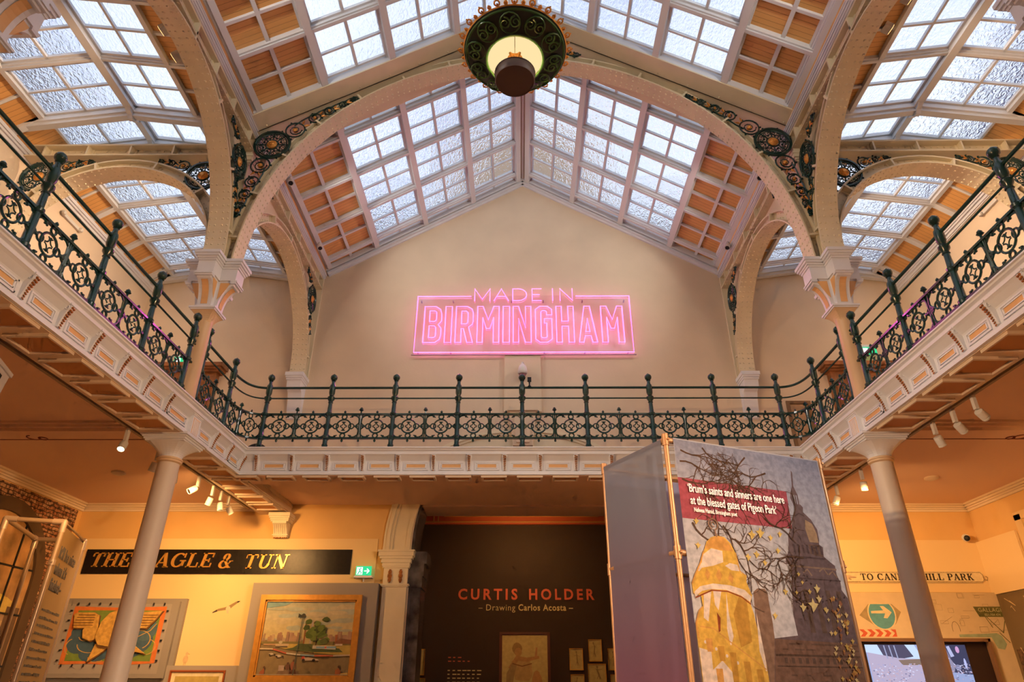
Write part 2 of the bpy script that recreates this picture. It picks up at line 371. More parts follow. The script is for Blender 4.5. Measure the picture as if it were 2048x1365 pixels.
for bi, (ya, yb, pur) in enumerate(BAYS):
    for si, sg in enumerate((-1, 1)):
        f = nave(sg); side = ('left', 'right')[si]
        m = MB()
        for p in (1.10, 2.12, 3.13): pbox(m, f, p-.045, p+.045, ya, yb, -.03, .16); pbox(m, f, p-.065, p+.065, ya, yb, .05, .16)
        pbox(m, f, .06, .15, ya, yb, -.03, .16)
        pbox(m, f, 4.02, 4.10, ya, yb, -.02, .16)
        ylines = [ya]+pur+([yb] if abs(pur[-1]-yb) > .02 else [])
        for k, y in enumerate(pur):
            w = .05
            if k < len(pur)-1 or abs(y-yb) > .1:
                pbox(m, f, .1, 4.05, y-w, y+w, .01, .16); pbox(m, f, .1, 4.05, y-w*.5, y+w*.5, -.015, .05)
        # wall plates at both ends of the bay
        pbox(m, f, .05, 4.15, ya-.12, ya+.02, -.02, .2); pbox(m, f, .05, 4.15, yb-.02, yb+.12, -.02, .2)
        struct('trim_rafters_'+side, m, WHITEW)
        # timber boarding with its battens
        m = MB(); pbox(m, f, 3.15, 4.1, ya, yb, .10, .14); struct('ceiling_boards_'+side, m, BOARDS)
        m = MB(); pbox(m, f, 3.60, 3.65, ya, yb, .045, .11)
        for y0, y1 in zip(ylines, ylines[1:]):
            if y1-y0 > .6: c = (y0+y1)/2; pbox(m, f, 3.15, 4.06, c-.022, c+.022, .05, .11)
        struct('trim_battens_'+side, m, WHITEW)
        for y0, y1 in zip(ylines, ylines[1:]):
            if y1-y0 < .25: continue
            for p0, p1 in COLS: window(f, p0, p1, y0+.05, y1-.05, mid=y1-y0 > .6)
        # aisle roof of the same bay
        for sd in (-1, 1):
            f2 = aisle(sg, sd)
            m = MB(); e = 1.03 if sd < 0 else 1.32
            pbox(m, f2, .0, .06, ya, yb, -.05, .12); pbox(m, f2, e-.035, e+.035, ya, yb, -.02, .12)
            for k, y in enumerate(pur):
                pbox(m, f2, .0, 1.58 if sd < 0 else 1.75, y-.045, y+.045, .0, .13); pbox(m, f2, .0, 1.58 if sd < 0 else 1.75, y-.02, y+.02, -.03, .0)
            pbox(m, f2, 0, 1.6, ya-.1, ya+.02, -.03, .14); pbox(m, f2, 0, 1.6, yb-.02, yb+.1, -.03, .14)
            for yy in (yb+.03, ya-.03):
                pbox(m, f2, 0, 1.72, yy-.08, yy+.08, -.06, .02); pbox(m, f2, 0, 1.72, yy-.05, yy+.05, -.12, -.06)
            struct('trim_aisle_rafters_'+side, m, WHITEW)
            m = MB()
            if sd < 0: pbox(m, f2, e, 1.66, ya-.1, yb+.1, .06, .1)
            else:
                g = lambda p, y, d, sg=sg: V((sg*(7.35+p), y, 9.34-.72*p+d))
                pbox(m, g, -.04, .5, ya-.1, yb+.1, .02, .06)
            struct('ceiling_aisle_boards_'+side, m, BOARDS)
            m = MB()
            for y0, y1 in zip(ylines, ylines[1:]):
                c = (y0+y1)/2
                if sd < 0: pbox(m, f2, e, 1.6, c-.02, c+.02, .02, .07)
                else:
                    pbox(m, g, 0, .40, c-.02, c+.02, -.02, .03); pbox(m, g, 0, .40, y1-.05, y1+.05, -.06, .03)
            struct('trim_aisle_battens_'+side, m, WHITEW)
            for y0, y1 in zip(ylines, ylines[1:]):
                if y1-y0 < .25: continue
                window(f2, .06, e-.035, y0+.045, y1-.045, mid=y1-y0 > .6, depth=.03)
            if bi in (1, 2):
                window(f2, .06, e-.035, yb+.10, yb+.63, mid=False, depth=.03)
                m = MB(); pbox(m, f2, e, 1.66, yb+.1, yb+.63, .06, .1)
                if sd > 0: pbox(m, g, -.04, .5, yb+.1, yb+.63, .02, .06)
                struct('ceiling_aisle_boards_'+side, m, BOARDS)
for i, sg in enumerate((-1, 1)):
    m = MB()
    for d, z0, z1 in ((.03, 8.86, 8.88), (.05, 8.88, 8.93), (.08, 8.93, 8.97), (.10, 8.97, 9.03)): m.box(*sorted((sg*WA, sg*(WA-d))), YN, YW, z0, z1)
    struct('trim_upper_cornice_'+('left', 'right')[i], m, WHITE)
# ridge board with its strip of lamps holes
m = MB(); m.box(RX-.10, RX+.10, YN, YW, 11.98, 12.1); m.box(RX-.055, RX+.055, YN, YW, 11.9, 11.98); m.mat(1).box(RX-.016, RX+.016, YN, YW, 11.88, 11.9)
struct('trim_ridge', m, [mat('ridge_paint', (.62, .50, .38), .6), WHITEW])
for sg in (-1, 1):
    m = MB(); m.box(sg*6-.05, sg*6+.05, YN, YW, 9.44, 9.60)
    for yy in (7.25, 3.15, 7.92, 3.59): m.prism([(-.16, 9.45), (.16, 9.45), (.12, 9.40), (.07, 9.385), (.03, 9.33), (-.03, 9.33), (-.07, 9.385), (-.12, 9.40)], -.03, .03, lambda p, q, d: V((sg*6+d*1.2, yy+p, q)))
    struct('trim_aisle_ridge', m, WHITEW)
    # cover over the valley between nave and aisle roofs, and outer parapet
    m = MB(); a, b = sorted((sg*4.08, sg*4.52)); m.box(a, b, YN, YW, 9.6, 9.75); a, b = sorted((sg*7.79, sg*8.07)); m.box(a, b, YN, YW+.35, 9.05, 9.6)
    struct('ceiling_valley', m, RENDERX)
# mouldings where the roofs meet the end wall
m = MB()
for sg in (-1, 1):
    f = nave(sg)
    for d0, d1, y in ((-.10, .02, YW-.04), (-.06, .05, YW-.09), (-.02, .1, YW-.14)): pbox(m, f, .0, 4.15, y, YW, d0, d1)
    for sd in (-1, 1):
        f2 = aisle(sg, sd)
        for d0, d1, y in ((-.07, .02, YW-.04), (-.04, .05, YW-.09)): pbox(m, f2, 0, 1.7, y, YW, d0, d1)
struct('trim_wall_plate', m, WHITE)
# outside: neighbouring building masses that show blurred through the obscure glass
def outside(name, b, mt, label):
    o = MB().box(*b).build(name, mt); tag(o, label, 'building', kind='structure')
outside('exterior_tower', (-3.0, 3.2, 16.5, 20, 0, 20.4), BRICKX, 'brick tower seen blurred through the roof glass')
outside('exterior_block_left', (-20, -14.5, -14, 24, 0, 20), RENDERX, 'pale building block seen blurred through left roof glass')
outside('exterior_block_right', (14.5, 20, -14, 24, 0, 19.4), SLATEX, 'slate roofed block seen blurred through right roof glass')
outside('exterior_block_back', (-15, 15, 22, 28, 0, 21.5), RENDERX, 'pale building block beyond the end wall')
# ------------------------------------------------------------------ columns
def column(sg, y, label):
    x = sg*WX
    t = empty('iron_column', label, 'column', 'cast iron gallery columns', (x, y, 0))
    MB().lathe([(.22, 0), (.22, .12), (.17, .16), (.15, .3), (.135, .34), (.128, 2.6), (.124, 4.03)], 28, (x, y, 0)).build('lower_shaft', SHAFT if False else CREAM_SHAFT, t, True)
    m = MB().lathe([(.124, 4.02), (.142, 4.035), (.142, 4.055), (.150, 4.06), (.150, 4.075), (.135, 4.085), (.128, 4.09)], 28, (x, y, 0))
    m.build('neck_ring', SHAFT, t, True)
    m = MB(); rings = []
    for i in range(9):
        a = i/8; z = 4.085+.165*a; r = .125+.125*(1-math.cos(a*PI/2)); k = a
        ring = []
        for j in range(24):
            an = 2*PI*j/24+PI/24; c, s_ = math.cos(an), math.sin(an); sq = 1/max(abs(c), abs(s_))
            rr = r*(1+(sq-1)*k*.75); ring.append((x+rr*c, y+rr*s_, z))
        rings.append(ring)
    m.loft(rings)
    for h, z0, z1 in ((.235, 4.245, 4.265), (.25, 4.265, 4.29), (.265, 4.29, 4.31), (.285, 4.31, 4.345)): m.box(x-h, x+h, y-h, y+h, z0, z1)
    m.build('lower_capital', WHITE, t, False)
    MB().lathe([(.118, 4.6), (.115, 4.72), (.104, 5.0), (.098, 5.9), (.105, 5.97)], 28, (x, y, 0)).build('upper_shaft', SHAFT, t, True)
    m = MB(); rings = []
    for i in range(7):
        a = i/6; z = 5.96+.16*a; ring = []
        for j in range(24):
            an = 2*PI*j/24; c, s_ = math.cos(an), math.sin(an); sq = 1/max(abs(c), abs(s_))
            rr = (.100+.055*a*a)*(1+(sq-1)*a); ring.append((x+rr*c, y+rr*s_, z))
        rings.append(ring)
    m.loft(rings); m.build('upper_neck', SHAFT, t, False)
    m = MB()
    for h, z0, z1 in ((.165, 6.12, 6.14), (.18, 6.14, 6.165)): m.box(x-h, x+h, y-h, y+h, z0, z1)
    m.box(x-.10, x+.10, y-.10, y+.10, 6.16, 6.75)
    w = .115
    for ax in range(4):
        M = Matrix.Translation((x, y, 0)) @ Matrix.Rotation(ax*PI/2, 4, 'Z')
        # curved console of the arm with sunk orange panels
        pr = [(.10, 6.16)]
        for i in range(9):
            a = i/8; pr.append((.15+.17*(1-math.cos(a*PI/2)), 6.165+.36*math.sin(a*PI/2)))
        pr += [(.33, 6.60), (.10, 6.60)]
        m.prism(pr, -w+.02, w-.02, lambda p, q, d: M @ V((p, d, q)))
        m.box(.0, .335, -w, w, 6.60, 6.79, M)
        for k, (q0, q1) in enumerate(((.55, .565), (.575, .59))): m.box(.27, .35+.012*k, -w-.005, w+.005, 6.0+q0, 6.0+q1+.008, M)
        for h, z0, z1 in ((.35, 6.79, 6.82), (.365, 6.82, 6.85), (.385, 6.85, 6.885), (.40, 6.885, 6.93)): m.box(0, h, -(w+h-.34), w+h-.34, z0, z1, M)
        m.mat(1)
        pf = []
        for i in range(7):
            a = (i+.6)/7.6; pf.append((.15+.17*(1-math.cos(a*PI/2))+.004, 6.165+.36*math.sin(a*PI/2)))
        for (r0, z0), (r1, z1) in zip(pf, pf[1:]):
            m.quad(M @ V((r0+.002, -.045, z0-.003)), M @ V((r0+.002, .045, z0-.003)), M @ V((r1+.002, .045, z1-.003)), M @ V((r1+.002, -.045, z1-.003)))
        for s_ in (-1, 1):
            d = s_*(w-.017)
            m.add([M @ V(p) for p in ((.13, d, 6.30), (.175, d, 6.36), (.24, d, 6.50), (.27, d, 6.57), (.13, d, 6.57))], [(0,1,2,3,4)])
        m.mat(0)
    m.build('upper_capital', [WHITE, ORANGEP], t)
    # post carrying the girder above the capital
    m = MB(); m.box(x-.11, x+.11, y-.11, y+.11, 6.93, 8.78)
    for h, z0, z1 in ((.12, 8.72, 8.75), (.135, 8.75, 8.79), (.155, 8.79, 8.86), (.165, 8.86, 8.90), (.13, 8.9, 9.5)): m.box(x-h, x+h, y-h, y+h, z0, z1)
    m.build('spandrel_post', CREAM, t)
    return t
CREAM_SHAFT = mat('cream_shaft', (.72, .60, .46), .45)
column(-1, YC[0], 'cream cast iron column with white capitals left of the archway in front of the black pub sign')
column(1, YC[0], 'cream cast iron column with white capitals right of the tall banner in front of the white street sign')
column(-1, YC[1], 'nearer cream iron column whose white capital shows at the top left corner')
column(1, YC[1], 'nearer cream iron column whose capital shows at the top right corner')

# ------------------------------------------------------------------ riveted iron arches
def arch_frames(c, zc, r, zb, n=44, a0=0., a1=PI):
    """points along the soffit with outward normals (u,z,nu,nz)"""
    fr = []
    if zb < zc-.02: fr.append((c-r, zb, -1, 0))
    for i in range(n+1):
        a = PI-(a0+(a1-a0)*i/n); fr.append((c+r*math.cos(a), zc+r*math.sin(a), math.cos(a), math.sin(a)))
    if zb < zc-.02: fr.append((c+r, zb, 1, 0))
    return fr
def arch_iron(parent, fr, P, half=.15, h=.17, rows=(-.12, -.05, .05, .12), step=.10):
    """P(u,z,l)->world point; channel section with soffit plate, web, top flange, stiffeners and rivets"""
    def prof(r0, r1, l0, l1):
        return [[P(u+nu*a, z+nz*a, l) for a, l in ((r0, l0), (r1, l0), (r1, l1), (r0, l1))] for u, z, nu, nz in fr]
    m = MB()
    m.loft(prof(0, .022, -half, half)); m.build('soffit_plate', CREAM, parent)
    m = MB(); m.loft(prof(.02, h, -.05, .05)); m.build('web', CREAM, parent)
    m = MB(); m.loft(prof(h-.015, h+.01, -half*.8, half*.8)); m.build('top_flange', CREAM, parent)
    # stiffeners
    L = [0]
    for a, b in zip(fr, fr[1:]): L.append(L[-1]+math.hypot(b[0]-a[0], b[1]-a[1]))
    def at(s):
        for i in range(len(fr)-1):
            if L[i+1] >= s:
                t = (s-L[i])/(L[i+1]-L[i]); return [fr[i][k]*(1-t)+fr[i+1][k]*t for k in range(4)]
        return fr[-1]
    m = MB(); N = max(4, round(L[-1]/.82))
    for i in range(N):
        u, z, nu, nz = at((i+.5)*L[-1]/N); tu, tz = -nz, nu
        for lo in (-1, 1):
            m = MB(); vs = [P(u+nu*a+tu*t, z+nz*a+tz*t, l) for a in (.02, h-.01) for t in (-.016, .016) for l in (lo*.05, lo*(half-.005))]
            m.add(vs, [(0,1,3,2),(4,6,7,5),(0,4,5,1),(2,3,7,6),(0,2,6,4),(1,5,7,3)])
            vs = [P(u+nu*a+tu*t, z+nz*a+tz*t, l) for a in (.02, h-.01) for t in (-.05, .05) for l in (lo*.05, lo*.059)]
            m.add(vs, [(0,1,3,2),(4,6,7,5),(0,4,5,1),(2,3,7,6),(0,2,6,4),(1,5,7,3)])
            m.build('stiffener', CREAM, parent)
    m = MB(); k = 0; q = .014; s = step/2
    while s < L[-1]:
        u, z, nu, nz = at(s); tu, tz = -nz, nu
        for l in rows:
            if (k+int(l*100)) % 2 and abs(l) > .1: pass
            vs = []
            for a, w in ((0, q), (-.011, q*.55)):
                for du, dl in ((-w, -w), (w, -w), (w, w), (-w, w)): vs.append(P(u+nu*a+tu*du, z+nz*a+tz*du, l+dl))
            m.add(vs, [(4,5,6,7),(0,1,5,4),(1,2,6,5),(2,3,7,6),(3,0,4,7)])
        for l in (-.052, .052):
            sg = 1 if l > 0 else -1
            for a in (.05, h-.045):
                vs = []
                for e, w in ((0, .010), (.009*sg, .006)):
                    for du, dv in ((-w, -w), (w, -w), (w, w), (-w, w)): vs.append(P(u+nu*(a+dv)+tu*du, z+nz*(a+dv)+tz*du, l+e))
                m.add(vs, [(4,5,6,7),(0,1,5,4),(1,2,6,5),(2,3,7,6),(3,0,4,7)])
        s += step; k += 1
    m.build('rivets', CREAM, parent)['kind'] = 'stuff'

def scroll(m, c, r, e1, e2, turns=1.4, th=.013, a0=0., flip=1):
    """spiral tendril"""
    c = V(c); pts = []; N = 16
    for i in range(N):
        t = i/(N-1); a = a0+flip*turns*2*PI*t; rr = r*(1-.78*t)
        pts.append(c+V(e1)*(rr*math.cos(a))+V(e2)*(rr*math.sin(a)))
    m.tube(pts, [th*(1-.45*i/(N-1)) for i in range(N)], 5)
def medallion(parent, c, R, e1, e2, name='medallion'):
    e1 = V(e1); e2 = V(e2); e3 = e1.cross(e2); c = V(c); m = MB()
    m.torus(c, R, .026, e1, e2, 30, 6); m.torus(c, R*.84, .012, e1, e2, 26, 5); m.torus(c, R*.36, .014, e1, e2, 18, 5)
    for k in range(8):
        a = 2*PI*k/8; d = e1*math.cos(a)+e2*math.sin(a); n = e1*-math.sin(a)+e2*math.cos(a)
        m.tube([c+d*R*.3, c+d*R*.9], .011, 5)
        for s_ in (-1, 1):
            scroll(m, c+d*R*.66+n*(s_*R*.155), R*.12, d, n, 1.1, .009, PI, s_)
        a2 = a+PI/8; d2 = e1*math.cos(a2)+e2*math.sin(a2); m.ball(c+d2*R*.52, .02, 6)
        m.ball(c+d2*(R+.03), .018, 6)
    o = m.build(name, GREEN, parent, True)
    g = MB(); g.lathe([(.075, -.02), (.08, .015), (.055, .035), (.045, .03), (.03, .05), (.004, .055)], 14, M=Matrix.Translation(c) @ Matrix([(*e1, 0), (*e2, 0), (*e3, 0), (0, 0, 0, 1)]).transposed() if False else Matrix.Translation(c) @ basis(e1, e2, e3))
    g.build('gilt_boss', GILT, o, True)
    return o
def basis(a, b, c):
    return Matrix(((a.x, b.x, c.x, 0), (a.y, b.y, c.y, 0), (a.z, b.z, c.z, 0), (0, 0, 0, 1)))
def rinceau(parent, pts, e1, e2, c3=None):
    """chain of rings with tendrils and gilt rosettes: pts = (u,v,r) as world centres"""
    e1 = V(e1); e2 = V(e2); e3 = e1.cross(e2); m = MB(); gs = []
    cs = [V(p[0]) for p in pts]; rs = [p[1] for p in pts]
    for i, (c, r) in enumerate(zip(cs, rs)):
        m.torus(c, r, .013 if r > .07 else .010, e1, e2, 18, 5)
        scroll(m, c, r*.72, e1, e2, 1.5, .011, i*1.3, 1 if i % 2 else -1)
        if r > .06:
            g = MB(); gs.append(('gilt_rosette', g))
            g.lathe([(r*.24, -.012), (r*.27, .012), (r*.15, .03), (.003, .034)], 8, M=Matrix.Translation(c) @ basis(e1, e2, e3))
            g.lathe([(r*.24, -.034), (r*.27, -.012), (r*.24, .0)], 8, M=Matrix.Translation(c) @ basis(e1, e2, e3))
        for k in range(3):
            a = i*2.1+k*2.1; d = e1*math.cos(a)+e2*math.sin(a)
            m.ball(c+d*(r+.02), .017, 6)
    for a, b, ra, rb in zip(cs, cs[1:], rs, rs[1:]):
        d = (b-a).normalized(); n = e3.cross(d); w = min(ra, rb)*.9
        m.tube([a+n*w+d*ra*.3, (a+b)/2+n*w*1.15, b-d*rb*.2+n*w], .012, 5)
        mid = (a+b)/2
        for s_ in (-1, 1):
            p = mid+n*(s_*w*.5)
            g = MB(); gs.append(('gilt_leaf', g)); g.tube([p-d*.05-n*.02*s_, p, p+d*.045+n*(.03*s_)], [.006, .017, .003], 5)
    o = m.build('scroll_ornament', GREEN, parent, True)
    for nm_, g in gs: g.build(nm_, GILT, o, True)
# transverse arches over the hall
FK = .985
def main_arch(y, label, orn=True):
    t = empty('iron_arch', label, 'arch', None, (0, y, 6.93))
    P = lambda u, z, l: V((u, y+l, z))
    arch_iron(t, arch_frames(0, 6.97, 4.06, 6.93, 56), P)
    # sloping girder under the roof
    m = MB()
    for sg in (-1, 1):
        f = lambda x, yy, d: V((sg*x+RX, yy, 11.84-.605*x+d))
        for x0, x1 in ((0, 4.2),):
            for ya, yb, d0, d1 in ((y-.20, y+.20, 0, .03), (y-.20, y-.17, 0, .2), (y+.17, y+.20, 0, .2), (y-.50, y-.18, .02, .05), (y+.18, y+.4, .02, .05), (y-.215, y-.2, .03, .05)):
                pbox(m, f, x0, x1, ya, yb, d0, d1)
        for i in range(9):
            x = .35+i*.46; m.ball(f(x, y-.24, .014), .014, 6)
    m.build('roof_girder', CREAM, t)
    if orn:
        for sg in (-1, 1):
            e1 = (sg*1., 0, 0)
            q = lambda x, z: V((sg*x*FK, y-.13, 1.6+(z-1.6)*FK))
            medallion(t, q(3.95, 9.23), .27, (1, 0, 0), (0, 0, 1))
            rinceau(t, [(q(3.63, 9.545), .15), (q(3.35, 9.81), .095), (q(3.14, 9.97), .08), (q(2.93, 10.12), .06), (q(2.75, 10.24), .045)], (1, 0, 0), (0, 0, 1))
            rinceau(t, [(q(4.06, 8.80), .145), (q(4.13, 8.47), .10), (q(4.19, 8.22), .085), (q(4.22, 8.0), .06), (q(4.25, 7.83), .04)], (1, 0, 0), (0, 0, 1))
            rinceau(t, [(q(.95, 11.28), .05), (q(.78, 11.35), .06), (q(.58, 11.42), .07), (q(.3, 11.48), .08)], (1, 0, 0), (0, 0, 1))
    return t
main_arch(YC[0], 'wide riveted cream iron arch spanning the hall under the roof, with green and gilt scrolls')
def side_arch(sg, c, r, zc, y0, y1, label, meds, end=False):
    x = sg*WX
    t = empty('iron_side_arch', label, 'arch', 'riveted arches along the gallery edge', (x, c, 6.93))
    P = lambda u, z, l: V((x+l, u, z))
    fr = arch_frames(c, zc, r, 6.93, 36)
    arch_iron(t, fr, P)
    m = MB()     # spandrel plate
    for a, b in zip(fr, fr[1:]):
        pa = (a[0]+a[2]*.1, a[1]+a[3]*.1); pb = (b[0]+b[2]*.1, b[1]+b[3]*.1)
        for l in (-.012, .012): m.quad(V((x+l, pa[0], pa[1])), V((x+l, pb[0], pb[1])), V((x+l, pb[0], 9.02)), V((x+l, pa[0], 9.02)))
    for l in (-.012, .012): m.box(x+l-.001, x+l+.001, y0, fr[0][0]-.05, 7, 9.02); m.box(x+l-.001, x+l+.001, fr[-1][0]+.05, y1, 7, 9.02)
    m.build('spandrel_plate', CREAM, t)
    m = MB(); m.box(x-.15, x+.15, y0, y1, 8.98, 9.0); m.box(x-.13, x+.13, y0, y1, 9.23, 9.26); m.box(x-.05, x+.05, y0, y1, 9, 9.24)
    n = round((y1-y0)/.62)
    for i in range(n):
        yy = y0+(i+.5)*(y1-y0)/n
        m.box(x-.145, x+.145, yy-.012, yy+.012, 9, 9.23); m.box(x-.065, x+.065, yy-.055, yy+.055, 9, 9.23)
    yy = y0+.06
    while yy < y1:
        for z in (9.04, 9.19):
            for s_ in (-1, 1): m.box(*sorted((x+s_*.05, x+s_*.061)), yy-.01, yy+.01, z-.01, z+.01)
        for dx in (-.12, -.07, .07, .12): m.box(x+dx-.01, x+dx+.01, yy-.01, yy+.01, 8.97, 8.98)
        yy += .11
    m.build('girder', CREAM, t)
    m = MB()     # cornice facing the hall, with an orange band
    n_ = -sg
    def pr(u0, u1, z0, z1): a, b = sorted((x+n_*u0, x+n_*u1)); m.box(a, b, y0, y1, z0, z1)
    for u, z0, z1 in ((.15, 9.26, 9.28), (.17, 9.28, 9.305), (.155, 9.305, 9.325), (.18, 9.325, 9.35), (.195, 9.35, 9.37), (.20, 9.455, 9.47), (.22, 9.47, 9.49), (.235, 9.49, 9.515), (.255, 9.515, 9.55), (.27, 9.55, 9.62)): pr(-.15, u, z0, z1)
    m.mat(1); pr(-.15, .185, 9.37, 9.455)
    m.build('cornice', [WHITE, ORANGEP], t)
    for yc in meds:
        o = -sg*.12
        medallion(t, (x+o, yc, 8.5), .27, (0, -sg*.80, 0), (0, 0, 1))
        s_ = 1 if yc < c else -1
        rinceau(t, [(V((x+o, yc+s_*.24, 8.82)), .07), (V((x+o, yc+s_*.42, 8.90)), .045)], (0, -sg, 0), (0, 0, 1))
        rinceau(t, [(V((x+o, yc-s_*.06, 8.12)), .06), (V((x+o, yc-s_*.12, 7.97)), .05), (V((x+o, yc-s_*.20, 7.84)), .028)], (0, -sg, 0), (0, 0, 1))
    return t
for sg, nm in ((-1, 'left'), (1, 'right')):
    side_arch(sg, 9.62, 1.73, 7.0, YC[0], YW, 'riveted cream iron arch along the %s gallery, running from the column to the end wall' % nm, (8.10, 11.15))
    side_arch(sg, 5.535, 1.91, 7.0, YC[1], YC[0], 'nearer riveted cream iron arch along the %s gallery, rising out of the top of view' % nm, (3.78, 7.29))
    # arch across the aisle
    for yi, y in enumerate(YC[:1]):
        t = empty('iron_aisle_arch', 'low round riveted arch across the %s aisle, %s' % (nm, 'springing from the column before the end wall' if yi == 0 else 'nearer to the viewer'), 'arch', 'riveted arches across the aisles', (sg*6.05, y, 7))
        P = lambda u, z, l: V((u, y+l, z))
        arch_iron(t, arch_frames(sg*6.07, 7.1, 1.56, 6.9, 30), P)
        m = MB(); a, b = sorted((sg*4.4, sg*WA))
        m.box(a, b, y-.15, y+.15, 8.90, 8.92); m.box(a, b, y-.15, y+.15, 9.10, 9.13); m.box(a, b, y-.04, y+.04, 8.92, 9.1)
        for i in range(5):
            xx = a+(i+.5)*(b-a)/5; m.box(xx-.012, xx+.012, y-.145, y+.145, 8.92, 9.1); m.box(xx-.05, xx+.05, y-.055, y+.055, 8.92, 9.1)
        for i in range(34):
            xx = a+.05+i*.1; m.box(xx-.009, xx+.009, y-.05, y-.04, 8.95, 8.968); m.box(xx-.009, xx+.009, y-.05, y-.04, 9.06, 9.078)
        m.build('girder', CREAM, t)
        if yi: continue
        for xx in (4.88, 7.42):
            medallion(t, (sg*xx, y-.05, 8.56), .26 if xx < 5 else .27, (1, 0, 0), (0, 0, 1))
            d = 1 if xx < 6 else -1
            rinceau(t, [(V((sg*(xx+d*.36), y-.05, 8.76)), .10), (V((sg*(xx+d*.56), y-.05, 8.82)), .06), (V((sg*(xx+d*.72), y-.05, 8.85)), .04)], (1, 0, 0), (0, 0, 1))
            rinceau(t, [(V((sg*(xx-d*.24), y-.05, 8.2)), .05)], (1, 0, 0), (0, 0, 1))
    # stone-like wall bracket receiving the side arch on the end wall
    t = empty('wall_bracket', 'white fluted wall bracket under the %s gallery arch on the end wall' % nm, 'bracket', 'white brackets on the end wall', (sg*WX, YW, 6.2))
    x = sg*WX; m = MB()
    for h, d, z0, z1 in ((.145, .36, 6.78, 6.82), (.155, .375, 6.82, 6.86), (.17, .39, 6.86, 6.93)): m.box(x-h, x+h, YW-d, YW, z0, z1)
    m.prism([(0, 6.1), (.05, 6.12), (.06, 6.2), (.10, 6.24), (.12, 6.34), (.14, 6.45), (.20, 6.58), (.32, 6.64), (.34, 6.78), (0, 6.78)], -.13, .13, lambda p, q, d: V((x+d, YW-p, q)))
    m.build('console', WHITE, t)
    m = MB(); m.box(x-.15, x+.15, YW-.05, YW, 6.93, 9.25); m.build('wall_strip', CREAM, t)

